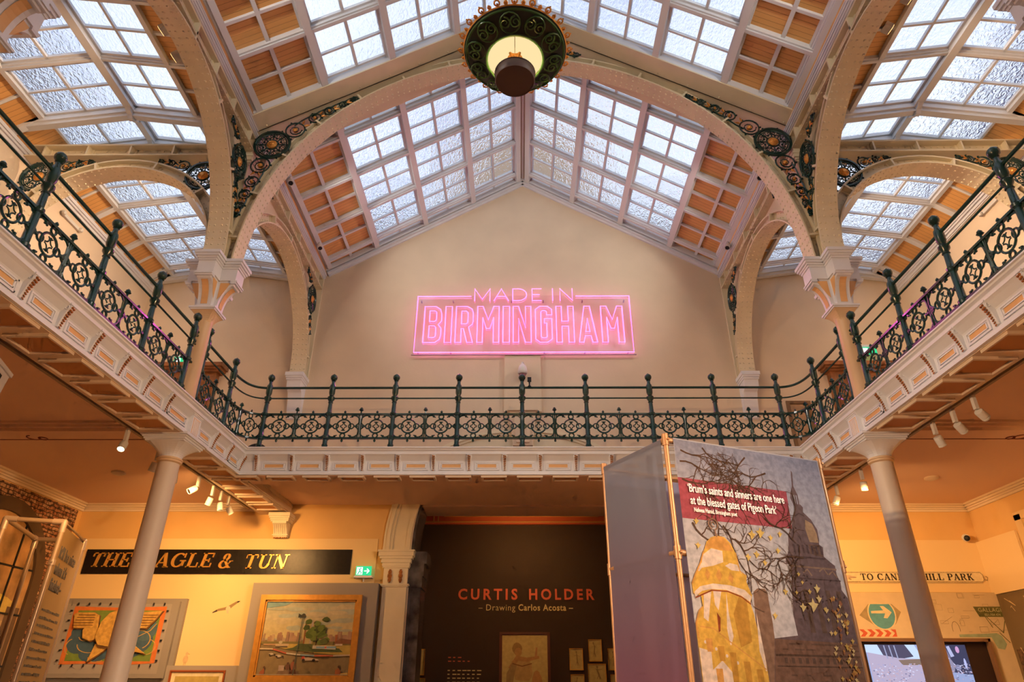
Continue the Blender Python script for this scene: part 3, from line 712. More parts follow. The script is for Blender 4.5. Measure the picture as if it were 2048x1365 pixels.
# ------------------------------------------------------------------ balcony fronts
def bfront(seg):
    """frame along a side: s runs along, u outwards to the hall"""
    if seg == 'left': return lambda s, u, z: V((-WX+u, s, z))
    if seg == 'right': return lambda s, u, z: V((WX-u, s, z))
    return lambda s, u, z: V((s, 9.418-u, z))
PROF = [(-.12, 4.72), (.315, 4.722), (.318, 4.706), (.30, 4.70), (.298, 4.682), (.272, 4.668), (.27, 4.655), (.287, 4.648), (.287, 4.620), (.280, 4.616), (.262, 4.600), (.235, 4.570), (.215, 4.548), (.208, 4.535), (.208, 4.390), (.222, 4.384), (.228, 4.374), (.228, 4.362), (.240, 4.358), (.240, 4.33), (-.12, 4.33)]
def balcony_front(seg, s0, s1, brackets, blocks, label, inset):
    P = bfront(seg); t = empty('gallery_balcony', label, 'balcony', 'panelled gallery balconies', P(s1, 0, 4.33))
    ends = []
    for e, sgn in ((s0, inset[0]), (s1, inset[1])): ends.append([P(e+sgn*u, u, z) for u, z in PROF])
    MB().loft(ends).build('cornice', WHITE, t)
    bm_ = MB(); w = .030
    bp = [(.20, 4.615), (.285, 4.615), (.292, 4.60), (.290, 4.575), (.272, 4.555), (.256, 4.52), (.240, 4.46), (.232, 4.42), (.225, 4.40), (.20, 4.395)]
    bm_.prism(bp, -w, w, lambda p, q, d: V((d, p, q)))
    bm_.prism([(.20, 4.628), (.298, 4.628), (.298, 4.612), (.20, 4.612)], -w-.012, w+.012, lambda p, q, d: V((d, p, q)))
    for s_ in (-1, 1): bm_.torus((s_*(w+.002), .264, 4.585), .018, .006, (0, 1, 0), (0, 0, 1), 12, 4)
    bme = bm_.mesh('bracket', WHITE)
    gm = MB()
    for i in range(9):
        a = i/8; p = .294-.062*a**1.1-(.012*math.sin(a*PI)); q = 4.59-.19*a
        for s_ in (-1, 1): gm.ball((s_*(.011-.006*a), p+.002, q-.006*(s_ > 0)), .013-.006*a, 6)
    gme = gm.mesh('gilt_leaf', GILTD, True)
    def place(me, s, name, par, **k):
        o = bpy.data.objects.new(name, me); COL.objects.link(o); b = P(s, 0, 0)
        e1 = (P(s+1, 0, 0)-b); e2 = (P(s, 1, 0)-b); o.parent = par
        o.matrix_parent_inverse = Matrix.Translation(-t.location) if par is t else Matrix.Identity(4)
        if par is t: o.matrix_basis = Matrix.Translation(b) @ basis(e1, e2, V((0, 0, 1)))
        return o
    bs = sorted(brackets)
    for s in bs:
        o = place(bme, s, 'bracket', t); place(gme, s, 'gilt_leaf', o)
    ev = sorted(bs+list(blocks))
    pm = {}
    for a, b in zip(ev, ev[1:]):
        ha = .14 if a in blocks else .04; hb = .14 if b in blocks else .04
        c0, c1 = a+ha+.035, b-hb-.035
        if c1-c0 < .12 or c1-c0 > .7: continue
        key = round(c1-c0, 2)
        if key not in pm:
            h = key/2; m = MB(); z0, z1 = 4.402, 4.524
            m.box(-h, h, .200, .214, z0, z1)
            for x0, x1, zz0, zz1 in ((-h, h, z0, z0+.016), (-h, h, z1-.016, z1), (-h, -h+.016, z0, z1), (h-.016, h, z0, z1)): m.box(x0, x1, .200, .222, zz0, zz1)
            k = .045
            for x0, x1, zz0, zz1 in ((-h+k-.012, h-k+.012, z0+.026, z0+.036), (-h+k-.012, h-k+.012, z1-.036, z1-.026), (-h+k-.012, -h+k, z0+.026, z1-.026), (h-k, h-k+.012, z0+.026, z1-.026)): m.box(x0, x1, .200, .225, zz0, zz1)
            m.mat(1); m.box(-h+k, h-k, .200, .217, z0+.036, z1-.036)
            pm[key] = m.mesh('panel', [WHITE, ORANGEP])
        place(pm[key], (c0+c1)/2, 'panel', t)
    for s in blocks:
        m = MB(); m.box(s-.11, s+.11, .10, .262, 4.345, 4.60); m.box(s-.125, s+.125, .1, .275, 4.60, 4.625); m.box(s-.118, s+.118, .1, .268, 4.585, 4.6)
        m.mat(1); m.box(s-.085, s+.085, .1, .264, 4.36, 4.56); m.mat(0)
        for i in range(5): x = s-.068+i*.034; m.box(x-.008, x+.008, .1, .270, 4.36, 4.55)
        m.xf(lambda p: P(p.x, p.y, p.z)); m.build('fluted_block', [WHITE, ORANGEP], t)
    # panelled underside
    m = MB(); a0, a1 = (s0, s1) if seg == 'back' else (s0, YW)
    d = .255 if seg == 'back' else 0
    m.xf(lambda p: p)
    def bx(x0, x1, u0, u1, z0, z1): vs = [P(s, u, z) for s in (x0, x1) for u in (u0, u1) for z in (z0, z1)]; m.add(vs, [(0,1,3,2),(4,6,7,5),(0,4,5,1),(2,3,7,6),(0,2,6,4),(1,5,7,3)])
    if seg == 'back': bx(-4.04, 4.04, -.25, .2, 4.325, 4.5)
    else: bx(s0, YW, -.30, .2, 4.325, 4.5); bx(9.45, YW, .2, .235, 4.325, 4.5); bx(9.45, YW, .235, .255, 4.34, 4.36); bx(9.45, YW, .235, .25, 4.44, 4.5)
    m.build('underside', LOWCEIL if seg == 'back' else mat('underside_paint', (.76, .60, .44), .6), t)
    sm = MB(); h = .155
    u0, u1 = (.04, .20) if seg == 'back' else (-.20, .17)
    for x0, x1, v0, v1 in ((-h-.03, h+.03, u0-.02, u0), (-h-.03, h+.03, u1, u1+.02), (-h-.03, -h, u0, u1), (h, h+.03, u0, u1)): sm.box(x0, x1, v0, v1, 4.295, 4.327)
    sm.mat(1).box(-h, h, u0, u1, 4.318, 4.327)
    sme = sm.mesh('soffit_panel', [mat('underside_paint', (.76, .60, .44), .6), mat('soffit_orange', (.55, .24, .08), .6)])
    k = a0+.3
    while k < a1-.3:
        if seg == 'back' or all(abs(k-y) > .42 for y in YC): place(sme, k, 'soffit_panel', t)
        k += .487 if seg != 'back' else .513
    return t
lb = [9.17, 8.70, 8.21]+[6.92-.485*i for i in range(6)]
ss = sorted(lb+[2.85-.485*i for i in range(7)])
balcony_front('left', -1.5, 9.418, ss, [7.62, 3.62], 'white panelled balcony front with gilt leaf brackets along the left gallery', (0, -1))
balcony_front('right', -1.5, 9.418, ss, [7.62, 3.62], 'white panelled balcony front with gilt leaf brackets along the right gallery', (0, -1))
balcony_front('back', -4.3, 4.3, [(.2565+.513*i)*s_ for i in range(8) for s_ in (-1, 1)], [], 'white panelled balcony front with gilt leaf brackets facing down the hall over the archway', (1, -1))

# corbels carrying the side beams on the end wall
for sg, nm in ((-1, 'left'), (1, 'right')):
    x = sg*4.16; m = MB(); t = empty('beam_corbel', 'cream fluted corbel under the %s gallery beam on the lower end wall' % nm, 'corbel', 'fluted corbels', (x, YW, 3.9))
    for h, d, z0, z1 in ((.15, .25, 4.16, 4.18), (.16, .27, 4.18, 4.21), (.175, .29, 4.21, 4.24), (.185, .31, 4.24, 4.30)): m.box(x-h, x+h, YW-d, YW, z0, z1)
    m.prism([(0, 3.92), (.10, 3.92), (.11, 3.95), (.12, 4.0), (.15, 4.06), (.20, 4.11), (.24, 4.13), (.25, 4.16), (0, 4.16)], -.12, .12, lambda p, q, d: V((x+d, YW-p, q)))
    m.box(x-.135, x+.135, YW-.13, YW, 3.95, 3.965)
    for i in range(7): xx = x-.105+i*.035; m.tube([V((xx, YW-.105, 3.93)), V((xx, YW-.125, 4.0)), V((xx, YW-.16, 4.065)), V((xx, YW-.21, 4.115))], .011, 6)
    m.build('fluted_body', CREAM, t)
    m = MB()
    for i in range(7): m.ball((x-.105+i*.035, YW-.10, 3.915), .015, 6)
    m.build('gilt_drops', GILTD, t, True)

# ------------------------------------------------------------------ balcony railings
ZR0, ZR1 = 4.961, 5.347
pm = MB().lathe([(0.0624, 4.70), (0.0660, 4.72), (0.0540, 4.74), (0.0480, 4.76), (0.0660, 4.785), (0.0600, 4.81), (0.0408, 4.83), (0.0480, 4.85), (0.0360, 4.87), (0.0348, ZR0-.03), (0.0552, ZR0-.01), (0.0552, ZR0+.02), (0.0372, ZR0+.04), (0.0336, ZR1-.03), (0.0516, ZR1-.015), (0.0540, ZR1+.015), (0.0360, ZR1+.035), (0.0300, 5.53), (0.0408, 5.54), (0.0336, 5.55), (0.0360, 5.57), (0.0564, 5.60), (0.0564, 5.63), (0.0336, 5.655), (0.0360, 5.665), (0.0480, 5.70), (0.0492, 5.80), (0.0432, 5.83), (0.0288, 5.85), (0.0240, 5.90), (0.0360, 5.908), (0.0216, 5.918)], 10)
pm.ball((0, 0, 5.966), .056, 12)
pm.ball((0, 0, 6.022), .013, 6)
POST = pm.mesh('post', GREEN, True)
def motif():
    m = MB(); X = (1, 0, 0); Z = (0, 0, 1); zc = (ZR0+ZR1)/2
    C = lambda x, z: (x, 0, zc+z)
    m.torus(C(0, 0), .108, .0125, X, Z, 20, 5)
    for s_ in (-1, 1):
        m.torus(C(s_*.118, 0), .040, .011, X, Z, 12, 5); m.torus(C(0, s_*.150), .036, .012, X, Z, 12, 5)
        m.ball(C(0, s_*.062), .017, 6); m.tube([C(-.03, s_*.07), C(0, s_*.055), C(.03, s_*.07)], .008, 4)
        m.box(s_*.19-.03, s_*.19+.03, -.012, .012, zc-.012, zc+.012); m.ball(C(s_*.182, 0), .020, 6)
        for q in (-1, 1):
            m.torus(C(s_*.14, q*.095), .094, .0125, X, Z, 10, 5, *sorted([math.atan2(-q*.9, s_*.42), (q*PI/2 if s_ > 0 else q*PI/2)])) if False else None
            pts = []
            for i in range(9):
                a = -1.05+(PI/2+1.25)*i/8; pts.append(C(s_*(.148+.086*math.cos(a)), q*(.088+.086*math.sin(a))))
            m.tube(pts, .0115, 5); m.ball(C(s_*.118, q*.158), .020, 6); m.ball(C(s_*.095, q*.146), .012, 6)
    for i in range(4):
        a = PI/4+i*PI/2; c = C(.074*math.cos(a), .074*math.sin(a)); a0 = a+PI-.8
        m.torus(c, .045, .008, X, Z, 6, 4, a0, a0+1.6)
    for s_, z in ((1, ZR1), (-1, ZR0)):
        m.lathe([(.010, 0), (.010, .02), (.020, .032), (.018, .045), (.004, .062)], 8, M=Matrix.Translation((0, 0, z)) @ Matrix.Diagonal((1, 1, s_, 1)))
    return m
MOT = motif()
MOTME = MOT.mesh('openwork_panel', GREEN, True)
mb_ = MB(); mb_.tube([(0, 0, ZR0-.03), (0, 0, ZR1+.03)], .011, 6)
for s_ in (-1, 1): mb_.tube([(s_*.03, 0, ZR0), (s_*.012, 0, (ZR0+ZR1)/2), (s_*.03, 0, ZR1)], .010, 5)
mb_.ball((0, 0, ZR0-.04), .02, 6); mb_.lathe([(.012, ZR1), (.012, ZR1+.05), (.036, ZR1+.07), (.024, ZR1+.085), (.026, ZR1+.095), (.004, ZR1+.118)], 8)
BAL = mb_.mesh('baluster', GREEN, True)
def mkpath(pts):
    L = [0]
    for a, b in zip(pts, pts[1:]): L.append(L[-1]+(b-a).length)
    def f(s):
        for i in range(len(pts)-1):
            if s <= L[i+1] or i == len(pts)-2:
                d = (pts[i+1]-pts[i]); return pts[i]+d*((s-L[i])/d.length), d.normalized()
    return f, L[-1]
def railing(name, label, pts, posts, mids, motifs, curved=()):
    f, L = mkpath(pts); t = empty(name, label, 'railing', 'dark green balcony railings', pts[0]+V((0, 0, ZB)))
    z = lambda h: [p+V((0, 0, h)) for p in pts]
    for nm, h, r in (('handrail', 5.791, .0195), ('middle_rail', 5.613, .012)): MB().tube(z(h), r, 8).build(nm, GREEN, t, True)
    for nm, h in (('top_bar', ZR1), ('bottom_bar', ZR0)):
        m = MB(); rings = []
        for i, p in enumerate(pts):
            d = (pts[min(i+1, len(pts)-1)]-pts[max(i-1, 0)]).normalized(); n = V((-d.y, d.x, 0))
            rings.append([p+n*a+V((0, 0, h+b)) for a, b in ((-.022, -.012), (.022, -.012), (.022, .012), (-.022, .012))])
        m.loft(rings).build(nm, GREEN, t)
    def put(me, nm, s):
        p, d = f(s); o = bpy.data.objects.new(nm, me); COL.objects.link(o); o.parent = t; o.matrix_parent_inverse = Matrix.Translation(-t.location)
        o.matrix_basis = Matrix.Translation(p) @ basis(d, V((-d.y, d.x, 0)), V((0, 0, 1)))
    for s in posts: put(POST, 'post', s)
    for s in mids: put(BAL, 'baluster', s)
    for s in motifs: put(MOTME, 'openwork_panel', s)
    for s, sc in curved:
        m = MB(); m.v = list(MOT.v); m.f = list(MOT.f); m.m = list(MOT.m)
        def w(p):
            q, d = f(s+p.x*sc); return V((q.x-d.y*p.y, q.y+d.x*p.y, p.z))
        m.xf(w); m.build('openwork_panel', GREEN, t, True)
    return t
for sg, nm in ((-1, 'left'), (1, 'right')):
    x = sg*WX; ys = [7.495-.9825*i for i in range(5)]
    pts = [V((x, 7.60, 0)), V((x, 3.47, 0))]
    g = [7.60-y for y in ys]
    o = railing('balcony_railing', 'dark green iron railing with openwork panels along the %s gallery, nearer than the column' % nm, pts, g, [a+.491 for a in g[:4]], [a+q for a in g[:4] for q in (.246, .737)])
    o2 = MB().lathe([(.035, 0), (.02, .03), (.02, .08), (.03, .09)], 8, M=Matrix.Translation((x, 7.53, 5.74)) @ Matrix.Rotation(-PI/2, 4, 'X')); o2.build('column_clip', GREEN, o, True)
# end railing with its two rounded corners
pts = [V((-WX, 7.80, 0)), V((-WX, 8.84, 0))]
def corner(sg):
    r = []
    p0, p1, p2, p3 = V((sg*WX, 8.84, 0)), V((sg*WX, 9.20, 0)), V((sg*4.24, 9.418, 0)), V((sg*3.96, 9.418, 0))
    for i in range(1, 12):
        t = i/12; r.append(p0*(1-t)**3+p1*3*t*(1-t)**2+p2*3*t*t*(1-t)+p3*t**3)
    return r
cl = corner(-1); cr = corner(1)
pts = [V((-WX, 7.80, 0)), V((-WX, 8.84, 0))]+cl+[V((-3.96, 9.418, 0)), V((3.96, 9.418, 0))]+cr[::-1]+[V((WX, 8.84, 0)), V((WX, 7.80, 0))]
f_, L_ = mkpath(pts); lc = sum((b-a).length for a, b in zip([pts[1]]+cl, cl+[V((-3.96, 9.418, 0))]))
s0 = 1.04+lc; sp = 7.92/8
posts = [.10, 1.04]+[s0+i*sp for i in range(9)]+[L_-1.04, L_-.10]
mids = [.57]+[1.04+lc/2]+[s0+(i+.5)*sp for i in range(8)]+[L_-1.04-lc/2, L_-.57]
mots = [.335, .805]+[s0+(i+q)*sp for i in range(8) for q in (.25, .75)]+[L_-.335, L_-.805]
cur = [(1.04+lc*.27, .72), (1.04+lc*.74, .72), (L_-1.04-lc*.27, .72), (L_-1.04-lc*.74, .72)]
railing('balcony_railing', 'dark green iron railing with rounded corners facing down the hall, below the neon sign', pts, posts, mids, mots, cur)
# ------------------------------------------------------------------ flat artwork helpers
def paint(c, rough=.7, noise=.12):
    c = tuple(round(x, 3) for x in c); return mat('paint_%d_%d_%d' % tuple(int(x*255) for x in c), c, rough, noise=noise, nscale=14)
def art(name, parent, P, shapes, matf=paint, eps=.0012):
    """layered flat picture: shapes = [(polygon, colour)], P(u,v,d) -> world"""
    m = MB(); mats = []; idx = {}
    for i, (poly, c) in enumerate(shapes):
        if c not in idx: idx[c] = len(mats); mats.append(matf(c))
        m.mat(idx[c]); m.add([P(u, v, eps*(i*.12+1)) for u, v in poly], [tuple(range(len(poly)))])
    return m.build(name, mats, parent)
def R_(x0, z0, x1, z1): return [(x0, z0), (x1, z0), (x1, z1), (x0, z1)]
def blob(cx, cz, rx, rz, n=12, j=.0, rnd=random): return [(cx+rx*(1+rnd.uniform(-j, j))*math.cos(2*PI*i/n), cz+rz*(1+rnd.uniform(-j, j))*math.sin(2*PI*i/n)) for i in range(n)]
def ribbon(pts, w):
    out = []; back = []
    for i, p in enumerate(pts):
        a = pts[max(i-1, 0)]; b = pts[min(i+1, len(pts)-1)]; dx, dz = b[0]-a[0], b[1]-a[1]; l = math.hypot(dx, dz) or 1
        ww = (w[i] if isinstance(w, list) else w)/2; out.append((p[0]-dz/l*ww, p[1]+dx/l*ww)); back.append((p[0]+dz/l*ww, p[1]-dx/l*ww))
    return out+back[::-1]
WALLP = lambda y: (lambda u, v, d: V((u, y-d, v)))
def wall_text(y): return lambda x0, z0: (lambda x, yy, z: V((x0+x, y-z, z0+yy)))

# ------------------------------------------------------------------ neon sign
Y0 = YW-.12
t = empty('neon_sign', 'pink neon sign reading MADE IN BIRMINGHAM on the gable wall above the railing', 'neon sign', None, (.04, YW, 7.45))
acr = mix_mat('clear_acrylic', (.95, .75, .88), .10, 0, .08, gloss=True)
MB().box(-2.16, 2.24, Y0+.035, Y0+.045, 7.44, 8.80).build('acrylic_sheet', acr, t)
m = MB(); m.box(-2.17, 2.25, Y0+.02, Y0+.05, 7.425, 7.44)
for x in (-1.4, -.2, .45, 1.25, 2.1, -2.05):
    for z in (7.5, 8.68): m.box(x-.012, x+.012, Y0+.045, YW, z-.012, z+.012)
m.build('standoff_rail', mat('sign_rail', (.5, .35, .42), .4), t)
def tubes(name, polys, closed=True, r=.0085, par=t):
    m = MB()
    for p in polys:
        pts = [V((x, Y0, z)) for x, z in p]; m.tube(pts, r, 6, loop=closed and len(p) > 2, up=(0, 1, 0))
        for q in pts: m.ball(q, r*1.02, 6)
    return m.build(name, NEON, par, True)
tubes('neon_border', [[(-1.03, 8.76), (-2.12, 8.76), (-2.12, 7.47), (2.205, 7.47), (2.205, 8.76), (1.12, 8.76)]], False)
GL = {'B': ([(0,0),(80,0),(108,25),(115,60),(115,110),(95,140),(115,168),(115,225),(105,262),(75,285),(0,285)], [(35,38),(70,38),(80,50),(80,118),(70,130),(35,130)], [(35,165),(70,165),(80,178),(80,240),(68,250),(35,250)]),
 'I': ([(0,0),(43,0),(43,285),(0,285)],),
 'R': ([(0,0),(38,0),(38,108),(52,108),(78,0),(115,0),(86,120),(110,142),(115,165),(115,235),(105,265),(75,285),(0,285)], [(38,145),(70,145),(80,158),(80,235),(68,248),(38,248)]),
 'M': ([(0,0),(36,0),(36,195),(60,108),(83,108),(107,195),(107,0),(143,0),(143,285),(107,285),(72,178),(36,285),(0,285)],),
 'N': ([(0,0),(36,0),(36,185),(80,0),(118,0),(118,285),(82,285),(82,115),(36,285),(0,285)],),
 'G': ([(28,0),(78,0),(108,25),(108,185),(58,185),(58,150),(74,150),(74,42),(64,34),(46,34),(36,44),(36,240),(46,250),(64,250),(74,240),(74,215),(108,215),(108,260),(80,285),(28,285),(0,260),(0,25)],),
 'H': ([(0,0),(36,0),(36,125),(79,125),(79,0),(115,0),(115,285),(79,285),(79,165),(36,165),(36,285),(0,285)],),
 'A': ([(0,0),(30,0),(40,50),(78,50),(88,0),(119,0),(78,285),(41,285)], [(45,82),(73,82),(59.5,185)])}
for ch, px in zip('BIRMINGHAM', (147, 287, 357, 500, 670, 737, 885, 1022, 1168, 1320)):
    k = .00304; x0 = -1.958+(px-147)*k
    tubes('neon_letter', [[(x0+x*k, 7.690+z*k*.955) for x, z in p] for p in GL[ch]])
def arc(cx, cz, rx, rz, a0, a1, n=10): return [(cx+rx*math.cos(math.radians(a0+(a1-a0)*i/n)), cz+rz*math.sin(math.radians(a0+(a1-a0)*i/n))) for i in range(n+1)]
H_ = .285
SG = {'M': [[(0,0),(0,1),(.5,.12),(1,1),(1,0)]], 'A': [[(0,0),(.5,1),(1,0)], [(.2,.36),(.8,.36)]], 'D': [[(0,0),(0,1),(.4,1)]+arc(.4,.5,.6,.5,90,-90)+[(0,0)]],
      'E': [[(1,0),(0,0),(0,1),(1,1)], [(0,.5),(.8,.5)]], 'I': [[(0,0),(0,1)]], 'N': [[(0,0),(0,1),(1,0),(1,1)]]}
for ch, a, b in (('M', 495, 592), ('A', 618, 710), ('D', 737, 825), ('E', 860, 917), ('I', 990, 990), ('N', 1037, 1115)):
    k = .00323; x0 = -.955+(a-495)*k; w = (b-a)*k
    tubes('neon_letter', [[(x0+x*w, 8.655+z*H_) for x, z in p] for p in SG[ch]], False, .008)

# pilaster strip, keystone and arch mouldings over the archway
m = MB(); m.box(-.335, .375, YW-.07, YW, 6.24, 7.5); struct('trim_pilaster', m, PEACH)
m = MB(); m.prism([(-.24, 6.25), (.27, 6.25), (.20, 5.55), (-.16, 5.55)], 0, .16, lambda p, q, d: V((p, YW-d, q))); m.box(-.27, .30, YW-.2, YW, 6.22, 6.28); m.box(-.22, .25, YW-.18, YW, 6.14, 6.17)
m.prism([(-.15, 6.10), (.18, 6.10), (.14, 5.6), (-.10, 5.6)], .16, .19, lambda p, q, d: V((p, YW-d, q))); struct('trim_keystone', m, PEACH)
m = MB()
for k, (a, b, d) in enumerate(((2.38, 2.22, .06), (2.22, 2.0, .035), (2.33, 2.27, .085), (2.0, 1.92, .05))):
    A = arch_pts(a, a*.922 if a > 2.3 else a*.93+.02, 3.7, 40); B = arch_pts(b, b*.93+.02, 3.7, 40)
    if k == 0: A = arch_pts(2.38, 2.19, 3.7, 40)
    m.loft([[V((p[0], YW-d, p[1])), V((p[0], YW, p[1])), V((q[0], YW, q[1])), V((q[0], YW-d, q[1]))] for p, q in zip(A, B)])
struct('trim_archivolt', m, CREAM)
m = MB()
for sg in (-1, 1):   # fanlight bars in the round head of the archway
    for k in range(5): x = sg*(.12+.33*k); m.box(x-.008, x+.008, YW+.25, YW+.27, 4.7, 5.62-.03*k*k)
struct('trim_fanlight_bars', m, GREEN)
struct('trim_fanlight_back', MB().box(-1.9, 1.9, YW+.5, YW+.52, 4.6, 5.7), mat('dark_red_fanlight', (.07, .018, .014), .5))
# arch pilasters with gilt caps
for sg, nm in ((-1, 'left'), (1, 'right')):
    t = empty('arch_pilaster', 'cream wall pilaster with two gilt leaves at the %s of the dark archway' % nm, 'pilaster', 'archway pilasters', (sg*2.12, YW, 0))
    x0, x1 = sorted((sg*1.92, sg*2.32)); m = MB(); m.box(x0, x1, YW-.10, YW, 0, 3.16)
    for g, z0, z1 in ((.02, 3.12, 3.14), (.035, 3.14, 3.165), (.0, 3.165, 3.42), (.02, 3.42, 3.44), (.03, 3.44, 3.50), (.05, 3.50, 3.56), (.075, 3.56, 3.60), (.095, 3.60, 3.67), (.11, 3.67, 3.70)): m.box(x0-g, x1+g, YW-.10-g, YW, z0, z1)
    m.build('pilaster_shaft', CREAM, t)
    m = MB(); a, b = sorted((sg*1.92, sg*1.70)); m.box(a, b, YW+.02, YW+.6, 0, 3.12); 
    for g, z0, z1 in ((.02, 3.12, 3.3), (.04, 3.3, 3.5), (.08, 3.5, 3.7)): m.box(a-g*(sg > 0), b+g*(sg < 0), YW-.02, YW+.6, z0, z1)
    m.build('marble_shaft', MARBLE, t)
    m = MB()
    for dx in (-.09, .09):
        for k in range(7): m.ball((sg*2.12+dx, YW-.11, 3.20+k*.03), .034-.012*abs(k-3)/3+.008*(k % 2), 6)
    m.build('gilt_leaf', GILTD, t, True)

# ------------------------------------------------------------------ far room behind the archway
wt = wall_text(14.985)
t = empty('exhibition_title', 'red and cream exhibition lettering on the dark wall beyond the archway', 'lettering', None, (0, 14.99, 3.3))
RED = mat('coral_letters', (.62, .10, .05), .6); CRM = mat('pale_letters', (.62, .48, .22), .6)
text('title_word', 'CURTIS', .30, wt(-1.37, 3.33), RED, t, space=1.45, bevel=.009, width=1.27); text('title_word', 'HOLDER', .30, wt(.14, 3.33), RED, t, space=1.45, bevel=.009, width=1.40)
text('subtitle_line', '\u2013 Drawing', .175, wt(-.92, 3.11), CRM, t, space=1.12, width=.78)
text('subtitle_line', 'Carlos Acosta \u2013', .175, wt(-.08, 3.11), CRM, t, space=1.12, bevel=.004, width=1.16)
TX = empty('wall_text', 'block of small introductory wall text low on the dark wall', 'lettering', None, (-1.2, 14.99, 1.4))
for i in range(11):
    m = MB()
    z = 2.20-.07*i-(.1 if i > 1 else 0)
    for k in range(7):
        w = random.uniform(.04, .09); x = -1.52+k*.1; m.mat(0 if i < 2 else 1)
        if i < 2 and k > 2+i*2: continue
        m.box(x, x+w, 14.984, 14.99, z, z+.018)
    m.build('text_line', [RED, CRM], TX)
PAPER = (.46, .36, .16)
def framed(name, label, cat, x0, z0, x1, z1, y, fw, fcol, shapes, group=None, depth=.03, bg=PAPER):
    t = empty(name, label, cat, group, ((x0+x1)/2, y, z0)); m = MB()
    for a, b, c, d in ((x0, x1, z1-fw, z1), (x0, x1, z0, z0+fw), (x0, x0+fw, z0+fw, z1-fw), (x1-fw, x1, z0+fw, z1-fw)): m.box(a, b, y-depth, y, c, d)
    for a, b, c, d in ((x0+fw, x1-fw, z1-fw*1.3, z1-fw), (x0+fw, x1-fw, z0+fw, z0+fw*1.3), (x0+fw, x0+fw*1.3, z0+fw, z1-fw), (x1-fw*1.3, x1-fw, z0+fw, z1-fw)): m.box(a, b, y-depth*.6, y, c, d)
    m.build('frame', fcol, t)
    sh = [(R_(x0+fw*.9, z0+fw*.9, x1-fw*.9, z1-fw*.9), bg)]+shapes
    art('picture', t, WALLP(y-.006), sh)
    return t
MAHOG = mat('mahogany_frame', (.10, .025, .012), .35)
def sketch(x0, z0, x1, z1, seed, col=(.25, .17, .08)):
    r = random.Random(seed); w, h = x1-x0, z1-z0; cx = x0+w*(.5+r.uniform(-.1, .1)); out = []
    p = [(cx+r.uniform(-.06, .06)*w, z0+h*.2), (cx, z0+h*.45), (cx+r.uniform(-.1, .1)*w, z0+h*.68), (cx+r.uniform(-.1, .1)*w, z0+h*.8)]
    out.append((ribbon(p, [w*.03, w*.09, w*.08, w*.03]), col)); out.append((blob(p[-1][0], p[-1][1]+h*.03, w*.05, h*.05, 8), col))
    for s in (-1, 1): out.append((ribbon([p[2], (cx+s*w*.2, z0+h*(.6+r.uniform(-.1, .2)))], [w*.04, w*.015]), col)); out.append((ribbon([p[1], (cx+s*w*.12, z0+h*.2)], [w*.05, w*.02]), col))
    return out
big = [(blob(-.10, 2.38, .10, .12, 14, .1), (.28, .17, .07)), (blob(-.08, 2.31, .075, .085, 12), (.40, .22, .09)), (blob(0, 2.0, .24, .22, 18, .2), (.42, .27, .12)), (ribbon([(-.25, 2.0), (-.1, 2.2), (.1, 2.17), (.35, 2.22)], [.08, .10, .08, .05]), (.38, .20, .09)),
       (ribbon([(.28, 2.2), (.3, 2.4)], [.05, .03]), (.40, .2, .1)), (ribbon([(-.28, 1.5), (-.24, 1.9), (-.15, 2.1)], [.12, .16, .1]), (.30, .20, .10)), (blob(.3, 1.75, .1, .2, 12, .2), (.42, .22, .1)), (ribbon([(-.2, 2.1), (0, 2.05), (.2, 2.1)], .02), (.2, .08, .04))]
framed('framed_drawing', 'largest framed figure drawing on the dark wall beyond the archway', 'picture', -.47, 1.2, .58, 2.69, 14.99, .045, MAHOG, big)
dl = [(.97, 1.98, 1.25, 2.385, 'pale framed figure sketch on the dark wall, left of the hanging cluster'), (1.37, 2.14, 1.645, 2.555, 'pale framed figure sketch hanging highest in the cluster'), (1.34, 1.745, 1.71, 2.10, 'pale framed sketch, wide one below the highest sketch of the cluster'),
      (.985, 1.5, 1.26, 1.905, 'pale framed sketch at the lower left of the cluster, cut by the bottom of view'), (1.76, 1.98, 2.04, 2.385, 'pale framed sketch half hidden by the left pole of the banner frame'), (1.79, 1.5, 2.07, 1.905, 'pale framed sketch below the one half hidden by the banner pole'),
      (1.39, 1.3, 1.66, 1.70, 'pale framed sketch cut by the bottom of view under the wide sketch'), (-2.26, 1.88, -2.0, 2.365, 'pale framed sketch beside the marble jamb at the left of the dark wall'), (-2.24, 1.40, -1.97, 1.83, 'pale framed sketch low beside the marble jamb')]
for i, (a, b, c, d, lab) in enumerate(dl): framed('framed_sketch', lab, 'picture', a, b, c, d, 14.99, .010, GOLDF, sketch(a, b, c, d, i), 'framed sketches on the dark wall')

